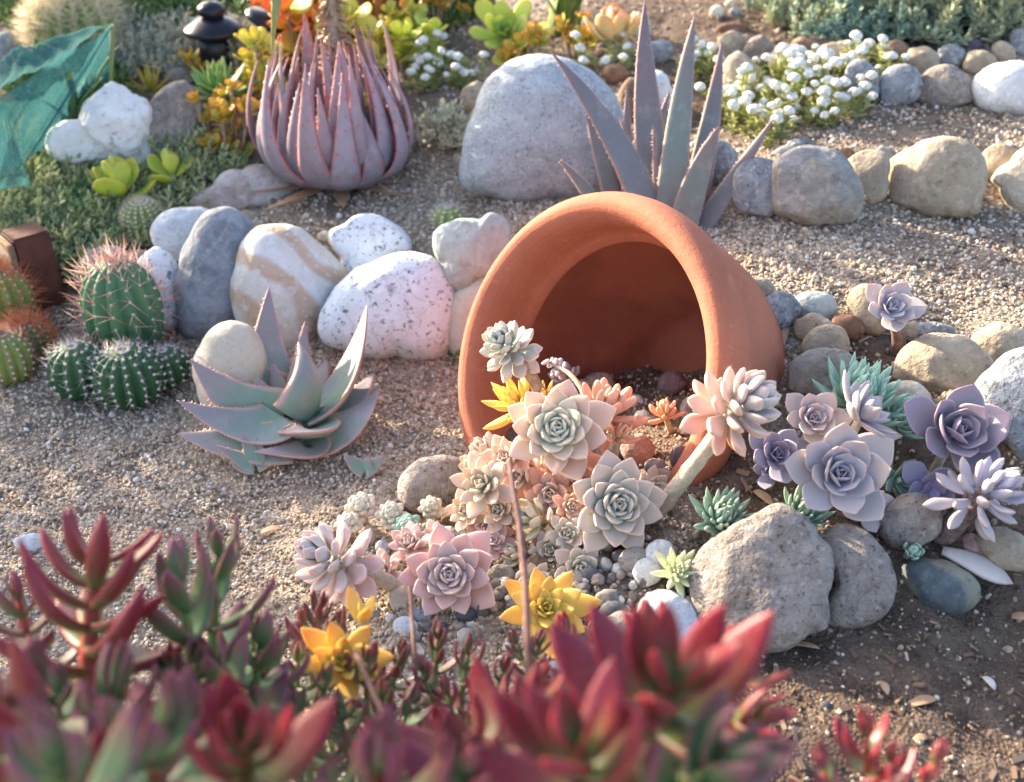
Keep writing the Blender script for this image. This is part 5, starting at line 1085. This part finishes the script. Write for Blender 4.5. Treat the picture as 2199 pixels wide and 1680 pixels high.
# ------------------------------------------------------------------ white flowers
def alyssum(px, py, rx, ry, heads, label, leafn=240):
    b = G(px, py+ry*.6); t = thing('white_flower_plant', b, label, 'flower plant', 'white alyssum plants'); pos = []; ds = []; sv = []; sf = []
    hv, hf = [], []
    if 'alyh' not in _leafcache:
        iv, jf = ICO[2]; rg = np.random.default_rng(3); c = rg.normal(size=(40, 3)); c /= np.linalg.norm(c, axis=1)[:, None]; c[:, 2] = np.abs(c[:, 2])*.8
        v, f = replicate(iv*np.array((1, 1, .45)), jf, c*.84, frames(c)[:, :, [1, 2, 0]], np.full(40, .23)); v0, f0 = iv*np.array((.74, .74, .62)), jf; f = np.concatenate([f, f0+len(v)]); v = np.concatenate([v, v0]); _leafcache['alyh'] = fastmesh('flower_head', v, f, M['petal'])
    inv = -b
    for i in range(heads):
        a, r = random.random()*6.28, random.random()**.6; g = G(px+rx*r*math.cos(a), py+ry*(.35+.65*r*math.sin(a))); h = random.uniform(.02, .06)*(1-.4*r*r); tip = g+Vector((random.gauss(0, .01), random.gauss(0, .01), h))
        v, f = tube([g-Vector((0, 0, .004))+inv, g.lerp(tip, .5)+Vector((.002, 0, 0))+inv, tip+inv], [.0008]*3, 4); o = len(sv); sv += v; sf += [tuple(q+o for q in p) for p in f]
        ob('flower_head', _leafcache['alyh'], t, Matrix.Translation(tip+inv) @ Matrix.Rotation(random.random()*6, 4, 'Z') @ Matrix.Rotation(random.gauss(0, .3), 4, 'X') @ Matrix.Scale(random.uniform(.0056, .0084), 4))
        for k in range(int(leafn/heads*2)):
            u = random.uniform(.0, .95); c = g.lerp(tip, u); a2 = random.random()*6.28; pos.append([*(c+inv)]); ds.append([math.cos(a2), math.sin(a2), random.uniform(.1, .9)])
    ob('stems', mesh('stems', sv, sf, M['alys']), t)['kind'] = 'stuff'; n = len(pos)
    v, f = replicate(slv*np.array((1, .55, 1)), slf, pos, frames(ds), .012*(.5+.7*RNG.random(n))); o = ob('foliage', fastmesh('foliage', v, f, M['alys']), t); o['kind'] = 'stuff'
alyssum(1700, 190, 170, 90, 110, 'largest spread of white flower heads right of the tall aloe', 800)
alyssum(1590, 240, 60, 60, 16, 'white flowers against the tall aloe leaves', 260)
alyssum(1505, 150, 60, 50, 14, 'white flowers seen between tall aloe leaves', 200)
alyssum(1840, 160, 70, 50, 16, 'white flowers nearest the pale grey blocky stone', 240)
alyssum(930, 150, 70, 60, 26, 'white flowers between the pink aloe and the boulder', 420)
alyssum(1010, 170, 30, 40, 6, 'few white flowers at the left shoulder of the boulder', 80)
alyssum(1300, 140, 60, 30, 9, 'few white flowers behind the boulder top right', 90)
alyssum(968, 275, 10, 8, 1, 'single white flower on the gravel left of the boulder', 16)
alyssum(760, 205, 14, 8, 2, 'two white flowers behind the pink aloe', 20)
alyssum(1640, 300, 40, 20, 7, 'lowest white flowers above the retaining stones', 110)
# ------------------------------------------------------------------ lantern and dark lid
def lantern():
    b = G(472, 150); dd = (b-ORG).length; s = dd/FPX; t = thing('garden_lantern', b, 'black garden lantern with a wide domed hat at the upper left', 'lantern')
    def part(nm, pr):
        V = []; F = []; N_ = 40
        for r, z in pr:
            for j in range(N_): V.append((r*s*math.cos(j/N_*6.28318), r*s*math.sin(j/N_*6.28318), z*s))
        for i in range(len(pr)-1):
            for j in range(N_): F.append((i*N_+j, i*N_+(j+1) % N_, (i+1)*N_+(j+1) % N_, (i+1)*N_+j))
        ob(nm, mesh(nm, V, F, M['black']), t)
    part('body', [(1, -8), (34, -8), (34, 40), (30, 78), (1, 78)]); part('hat', [(1, 72), (56, 72), (60, 77), (56, 84), (34, 98), (20, 104), (1, 104)]); part('cap', [(1, 100), (22, 102), (27, 112), (26, 122), (16, 130), (1, 133)])
lantern()
b = G(580, 130); dd = (b-ORG).length; s = dd/FPX; V = []; F = []
for r, z in [(1, -4), (40, -4), (42, 2), (34, 12), (1, 18)]:
    for j in range(32): V.append((r*s*math.cos(j/32*6.28318), r*s*math.sin(j/32*6.28318), z*s))
for i in range(4):
    for j in range(32): F.append((i*32+j, i*32+(j+1) % 32, (i+1)*32+(j+1) % 32, (i+1)*32+j))
tag(ob('lantern_lid', mesh('lantern_lid', V, F, M['black']), None, Matrix.Translation(b+Vector((0, 0, .055))) @ Matrix.Rotation(.5, 4, 'Y')), 'tilted black lid among the leaves right of the lantern', 'lid')
# ------------------------------------------------------------------ green shade netting
def netmat():
    k = NT('shade_netting'); v = k.n('ShaderNodeTexCoord').outputs['Object']
    c = k.mix(k.smooth(k.noise(6, 3, .6, v), .3, .7), (.05,.17,.18), (.09,.26,.26)); k.set(k.b.inputs['Base Color'], c); k.b.inputs['Roughness'].default_value = .9; k.b.inputs['Specular IOR Level'].default_value = .1
    tr = k.n('ShaderNodeBsdfTranslucent'); k.l(c, tr.inputs[0]); tp = k.n('ShaderNodeBsdfTransparent'); m1 = k.n('ShaderNodeMixShader'); m1.inputs[0].default_value = .4
    k.l(k.b.outputs[0], m1.inputs[1]); k.l(tr.outputs[0], m1.inputs[2]); m2 = k.n('ShaderNodeMixShader')
    k.set(m2.inputs[0], k.math('MULTIPLY', k.smooth(k.noise(900, 1, .5, v), .38, .54), .72)); k.l(m1.outputs[0], m2.inputs[1]); k.l(tp.outputs[0], m2.inputs[2]); k.l(m2.outputs[0], k.out.inputs[0]); return k.m
M['net'] = netmat()
def netting():
    b = G(60, 420); t = thing('shade_netting', b, 'teal green shade netting draped over plants at the left edge', 'netting'); d0 = gd(100, 420)
    def panel(nm, q4, fold, n=26, thick=.0006):
        c = [P(a, b_, d0+dd_)-b for a, b_, dd_ in q4]; V = []; F = []; nrm = (c[1]-c[0]).cross(c[3]-c[0]).normalized()
        for i in range(n+1):
            for j in range(n+1):
                u, w_ = i/n, j/n; p = (c[0]*(1-u)+c[1]*u)*(1-w_)+(c[3]*(1-u)+c[2]*u)*w_
                V.append(p+nrm*(fold*math.sin(u*9+w_*3)*.5+fold*math.sin(u*3.1)*math.sin(w_*3.14)*1.5+.0015*math.sin(u*40+w_*13)))
        for i in range(n):
            for j in range(n): F.append((i*(n+1)+j, (i+1)*(n+1)+j, (i+1)*(n+1)+j+1, i*(n+1)+j+1))
        o = ob(nm, mesh(nm, V, F, M['net']), t); md = o.modifiers.new('thickness', 'SOLIDIFY'); md.thickness = thick
    panel('front_panel', [(0,205,-.05),(242,55,.0),(92,322,-.02),(-30,400,-.10)], .008)
    panel('upper_panel', [(-20,130,.02),(90,88,.04),(240,56,.0),(-20,210,-.05)], .008)
    panel('rear_panel', [(242,56,.0),(236,60,.10),(235,190,.10),(92,322,-.01)], .006)
    panel('lower_panel', [(-20,250,-.10),(10,230,-.10),(66,400,-.06),(-40,410,-.12)], .004)
    for a, c in (((242, 55, .0), (236, 240, .06)),):
        v, f = tube([P(a[0], a[1], d0+a[2])-b, P(c[0], c[1], d0+c[2])-b], [.003, .003], 8); ob('stake', mesh('stake', v, f, M['greenstem']), t)
netting()
# ================================================================== foreground red and green stems
def sprig(px, py, d, L, label, mat='fred', npair=6, gap=.9, lean=(0, .9, .25), W=.34, pal=None, stem='redstem', tall=None, group='red and green succulent stems in the foreground', spin=0, eo=12, ei=66, base=None, head=True, stemr=None):
    """a stem with opposite pairs of boat-shaped leaves; px, py, d = its tip; L = leaf length in metres"""
    L *= 1.35; tip = P(px, py, d); ax = face(*lean); W = W+.03; nlen = npair*L*gap*.28
    b = down(base if base is not None else tip-ax*nlen*1.1-Vector((0, -.01, 0))); t = thing('red_sprig', b, label, 'succulent stem', group)
    low = tip-ax*nlen; r_ = stemr or L*.075; inv = -b
    pts = bez(b, Vector((low.x, low.y, (b.z+low.z)/2)), low, 8)+[low.lerp(tip, k/6) for k in range(1, 7)]
    v, f = tube([p+inv for p in pts], [r_*1.15]*8+[r_*(1-.45*k/6) for k in range(6)], 8, .1); ob('stem', mesh('stem', v, f, M[stem]), t)
    q = ax.to_track_quat('Z', 'Y').to_matrix().to_4x4(); rg = random.Random(int(px*3+py*5))
    for i in range(npair):
        u = i/(npair-1); zc = low.lerp(tip, u**.85); nl = 2 if u < .7 else 3
        for k in range(nl):
            a = spin+i*math.pi/2+k*2*math.pi/nl+rg.uniform(-.2, .2); e = math.radians(eo+(ei-eo)*u**1.3+rg.uniform(-8, 8)); l_ = L*(1-.5*u**1.6)*rg.uniform(.88, 1.1)
            D = Vector((math.cos(e)*math.cos(a), math.cos(e)*math.sin(a), math.sin(e))); Zz = Vector((-math.sin(e)*math.cos(a), -math.sin(e)*math.sin(a), math.cos(e))); Y = Zz.cross(D)
            Mx = Matrix(((D.x, Y.x, Zz.x, 0), (D.y, Y.y, Zz.y, 0), (D.z, Y.z, Zz.z, 0), (0, 0, 0, 1)))
            bn = (.22, .40, .55)[rg.randrange(3)]; big = L/d*FPX > 90
            lm = leafmesh(f'sprig{bn}{W}{big}', M[mat], 1, W, .13, bn, 'boat', .16, 16 if big else 10, 12 if big else 8)
            ob('leaf', lm, t, Matrix.Translation(zc+inv) @ q @ Mx @ Matrix.Scale(l_, 4), (rg.random()*.55 if mat == 'fred' else rg.random(), rg.random(), 0, 1))
    return t
px2m = lambda p, d: p/FPX*d
# large heads
sprig(205, 1215, .56, px2m(225, .56), 'tall red head with pairs of upcurved leaves at left', npair=12, gap=.50, lean=(.02, 1, -.15), spin=.78, eo=-8, ei=36, W=.22)
sprig(1435, 1465, .385, px2m(265, .385), 'largest blurred red rosette head at lower right', npair=7, gap=.50, lean=(.05,.75,.7), W=.34, spin=.4, eo=4, ei=60)
sprig(470, 1195, .60, px2m(125, .60), 'purple tipped green stem right of the tall red head', 'fgreen', 6, 1.0, (.1, 1, .1), spin=.2, stem='greenstem', eo=8, ei=60)
sprig(390, 1250, .56, px2m(150, .56), 'green stem with maroon edges between the two tall ones', 'fgreen', 5, 1.0, (-.1, 1, .1), spin=1.0, stem='greenstem')
sprig(-10, 1540, .42, px2m(190, .42), 'red edged stem cut by the left edge', npair=5, gap=.8, lean=(-.2, .9, .4), spin=.7, W=.36)
sprig(40, 1290, .62, px2m(90, .62), 'small maroon stem behind the tall red head at left', 'fdark', 5, .9, (-.2, 1, .1), spin=.3)
sprig(320, 1580, .40, px2m(190, .40), 'purple and red head at the bottom left', 'fgreen', npair=6, gap=.6, lean=(.1,.8,.6), spin=.2, W=.36)
sprig(520, 1590, .40, px2m(190, .40), 'bright red head at the bottom between the purple ones', npair=6, gap=.55, lean=(.1,.8,.6), spin=1.1, W=.38)
sprig(120, 1640, .36, px2m(190, .36), 'green and red stem in the bottom left corner', 'fgreen', 5, .7, (-.1, .8, .6), spin=.5, W=.38, stem='greenstem')
sprig(820, 1660, .39, px2m(180, .39), 'dark red head at the bottom centre', 'fdark', npair=6, gap=.6, lean=(0,.85,.5), spin=.3, W=.38)
sprig(1020, 1660, .40, px2m(170, .40), 'maroon head at the bottom right of centre', 'fdark', 5, .6, (.1,.8,.6), spin=1.3, W=.38)
sprig(1240, 1600, .36, px2m(230, .36), 'broad blurred red leaves below the largest head', npair=5, gap=.5, lean=(-.2,.8,.6), spin=.9, W=.36)
sprig(1150, 1500, .47, px2m(110, .47), 'small scarlet bud head beside the brown stalk', npair=4, gap=.7, lean=(.0,1,.2), spin=.4, W=.42)
sprig(1600, 1400, .50, px2m(110, .50), 'red head peeking right of the largest one', npair=5, gap=.8, lean=(.3,.9,.3), spin=.3)
sprig(1400, 1360, .52, px2m(105, .52), 'red head above the largest one at its left', npair=5, gap=.8, lean=(-.2,.95,.2), spin=.9)
sprig(1620, 1540, .47, px2m(115, .47), 'red and green side shoots at the right of the largest head', 'fred', 5, .9, (.8,.4,.3), spin=.6)
sprig(1560, 1640, .38, px2m(200, .38), 'green tinged leaves below the largest head at right', 'fgreen', 5, .6, (.5,.5,.6), spin=.6, W=.38, stem='greenstem')
sprig(1860, 1585, .50, px2m(95, .50), 'small red sprig alone on bare soil at the bottom', npair=4, gap=.9, lean=(-.1,1,.2), spin=.2)
sprig(1905, 1640, .50, px2m(85, .50), 'second small red sprig right at the bottom edge', npair=4, gap=.9, lean=(.35,.9,.2), spin=.9)
sprig(1770, 1655, .50, px2m(80, .50), 'maroon sprig low at the bottom edge', 'fdark', 4, .9, (-.3,.9,.2), spin=.5)
sprig(2005, 1640, .48, px2m(70, .48), 'single curved red tip at the bottom edge far right', npair=3, gap=1.2, lean=(.4,.9,.1), spin=.1)
sprig(40, 1530, .44, px2m(170, .44), 'yellow green leaves low at the left edge', 'fgreen', 4, .7, (.3,.7,.5), spin=.2, W=.4, stem='greenstem')
sprig(250, 1500, .50, px2m(170, .50), 'green lower leaves under the tall red head', 'fgreen', 5, .9, (.1,1,.2), spin=.8, stem='greenstem', W=.34)
sprig(560, 1390, .58, px2m(120, .58), 'grey green leaf pairs below the purple tipped stem', 'fgreen', 5, .9, (.2,1,.2), spin=.1, stem='greenstem', W=.34)
sprig(470, 1460, .54, px2m(130, .54), 'blue green leaves over the dark gap in the sprigs', 'fgreen', 4, .9, (-.1,.9,.4), spin=.5, stem='greenstem', W=.38)
sprig(985, 1590, .47, px2m(150, .47), 'orange yellow leaf with red margin pointing left', 'fred', 3, .5, (-.5,.7,.4), spin=.0, W=.36)
# small sprigs in the middle distance
rgs = random.Random(11)
SM_ = [(690,1265,.70,70,'fdark'),(655,1300,.68,60,'fdark'),(735,1300,.69,60,'fdark'),(640,1380,.66,70,'fgreen'),(790,1380,.64,80,'fdark'),(860,1365,.68,66,'fdark'),(940,1330,.69,70,'fdark'),(905,1400,.66,66,'fdark'),
 (1005,1365,.66,76,'fdark'),(1030,1440,.62,80,'fdark'),(960,1450,.62,70,'fdark'),(880,1470,.62,70,'fgreen'),(820,1460,.62,70,'fdark'),(730,1480,.62,76,'fgreen'),(680,1530,.60,80,'fgreen'),(760,1560,.58,70,'fgreen'),
 (850,1550,.58,70,'fgreen'),(930,1540,.58,76,'fgreen'),(1000,1530,.58,70,'fdark'),(1070,1500,.58,76,'fgreen'),(1080,1400,.64,66,'fdark'),(1110,1340,.69,54,'fdark'),(1155,1345,.66,60,'fdark'),(1215,1330,.62,90,'fred'),
 (1240,1400,.60,100,'fgreen'),(1160,1420,.60,80,'fred'),(1290,1450,.58,80,'fred'),(620,1460,.60,80,'fgreen'),(600,1530,.58,90,'fgreen'),(640,1600,.54,90,'fgreen'),(720,1630,.52,84,'fgreen'),(1100,1590,.52,90,'fgreen'),
 (900,1610,.52,84,'fgreen'),(540,1290,.64,70,'fgreen'),(590,1350,.62,84,'fgreen'),(365,1400,.58,90,'fgreen'),(120,1440,.54,100,'fgreen'),(1180,1560,.52,90,'fgreen'),(700,1420,.62,70,'fgreen'),(420,1380,.56,90,'fgreen'),(180,1500,.50,110,'fgreen'),(400,1500,.50,110,'fgreen'),(300,1480,.48,100,'fdark'),(960,1650,.48,90,'fgreen'),(560,1480,.56,90,'fgreen')]
WHERE = ['at the foot of the pink dome','left beside the pink dome','right of the sprig under the pink dome','left of the lower golden rosette','over the lower golden rosette','right of the upright golden leaves','below the salmon rosette','under the thin bare stalk',
 'left of the front golden rosette','with spread maroon leaves at centre','behind the slanting stalk','crossing the thin stalk','right over the lower golden rosette','hiding the lower golden rosette','at the lower left of the golden rosette','left of the slanting stalk foot',
 'right of the slanting stalk foot','low at centre among green stems','right of the low centre sprigs','left of the thick brown stalk','beside the thick brown stalk at golden leaves','touching the left of the front golden rosette','in front of the front golden rosette','with upright red tip before the golden rosette',
 'green with red ends left of the largest head','red around the thick brown stalk','just left of the largest red head','green at the left of the middle gap','green above the bottom red head','green low beside the bottom red head','green low near the bottom centre','green left below the largest red head',
 'green above the bottom centre head','small behind the purple tipped stem','right of the purple tipped stem lower down','green in the crook of the tall red head','green at the left below the tall red head','green under the scarlet bud head','above the middle of the green stems','green between the two tall left stems','green left of the bottom purple head','green right above the bottom purple head','maroon above the bottom purple head','green at the bottom centre edge','green right of the dark soil gap']
for (a, b, d, s_, mt), wtxt in zip(SM_, WHERE):
    b += 42; s_ *= .92
    sprig(a, b, d, px2m(s_, d), ('red ' if mt == 'fred' and 'red' not in wtxt else 'maroon ' if mt == 'fdark' and 'maroon' not in wtxt else '')+'sprig '+wtxt, mt, rgs.choice((4, 5, 5, 6)), 1.0, (rgs.uniform(-.35, .35), .95, rgs.uniform(.1, .5)), spin=rgs.random()*3, stem='greenstem' if mt != 'fred' else 'redstem', W=rgs.choice((.28, .32, .36)))
# ================================================================== unseen shrubs added at the left to block the low sun and shade the bed
def add_shade_shrub(x, y, w_, h_, n, label, leaf=.03, z0=0.0):
    b = Vector((x, y, hz(x, y))); t = thing('shade_shrub', b, label, 'shrub', 'unseen shrubs added to shade the bed'); pos = []; ds = []
    for i in range(n):
        while True:
            p = np.array([random.uniform(-1, 1), random.uniform(-1, 1), random.uniform(-1, 1)])
            if (p**2).sum() < 1: break
        q = p*np.array([w_*.4, w_*.5, h_/2])+np.array([0, 0, h_/2+z0])
        if vnoise(q*5+7*x) > .42: continue
        pos.append(q); ds.append(RNG.normal(size=3))
    pos = np.array(pos); v, f = replicate(slv*np.array((1, 1.6, .5)), slf, pos, frames(ds), leaf*(.6+.7*RNG.random(len(pos)))); o = ob('crown', fastmesh('crown', v, f, M['dkgreen']), t); o['kind'] = 'stuff'
    sv, sf = tube([(0, 0, -.02), (0, 0, h_*.4+z0), (.03, .02, h_*.8+z0)], [.02, .015, .006], 8); ob('stem', mesh('stem', sv, sf, M['darkstem']), t)
SHADE_SHRUBS = [(-1.5, 1.15, .6, .60, 2600, 'unseen small tree crown added to shade the foreground, beyond the left edge', .03, .45), (-1.55, 1.5, .7, .78, 2000, 'unseen leafy shrub added to cast dappled shade, beyond the left edge, nearest'), (-1.6, 2.05, .6, .46, 1300, 'unseen leafy shrub added to cast dappled shade, beyond the left edge, farther')]
for a in SHADE_SHRUBS: add_shade_shrub(*a)
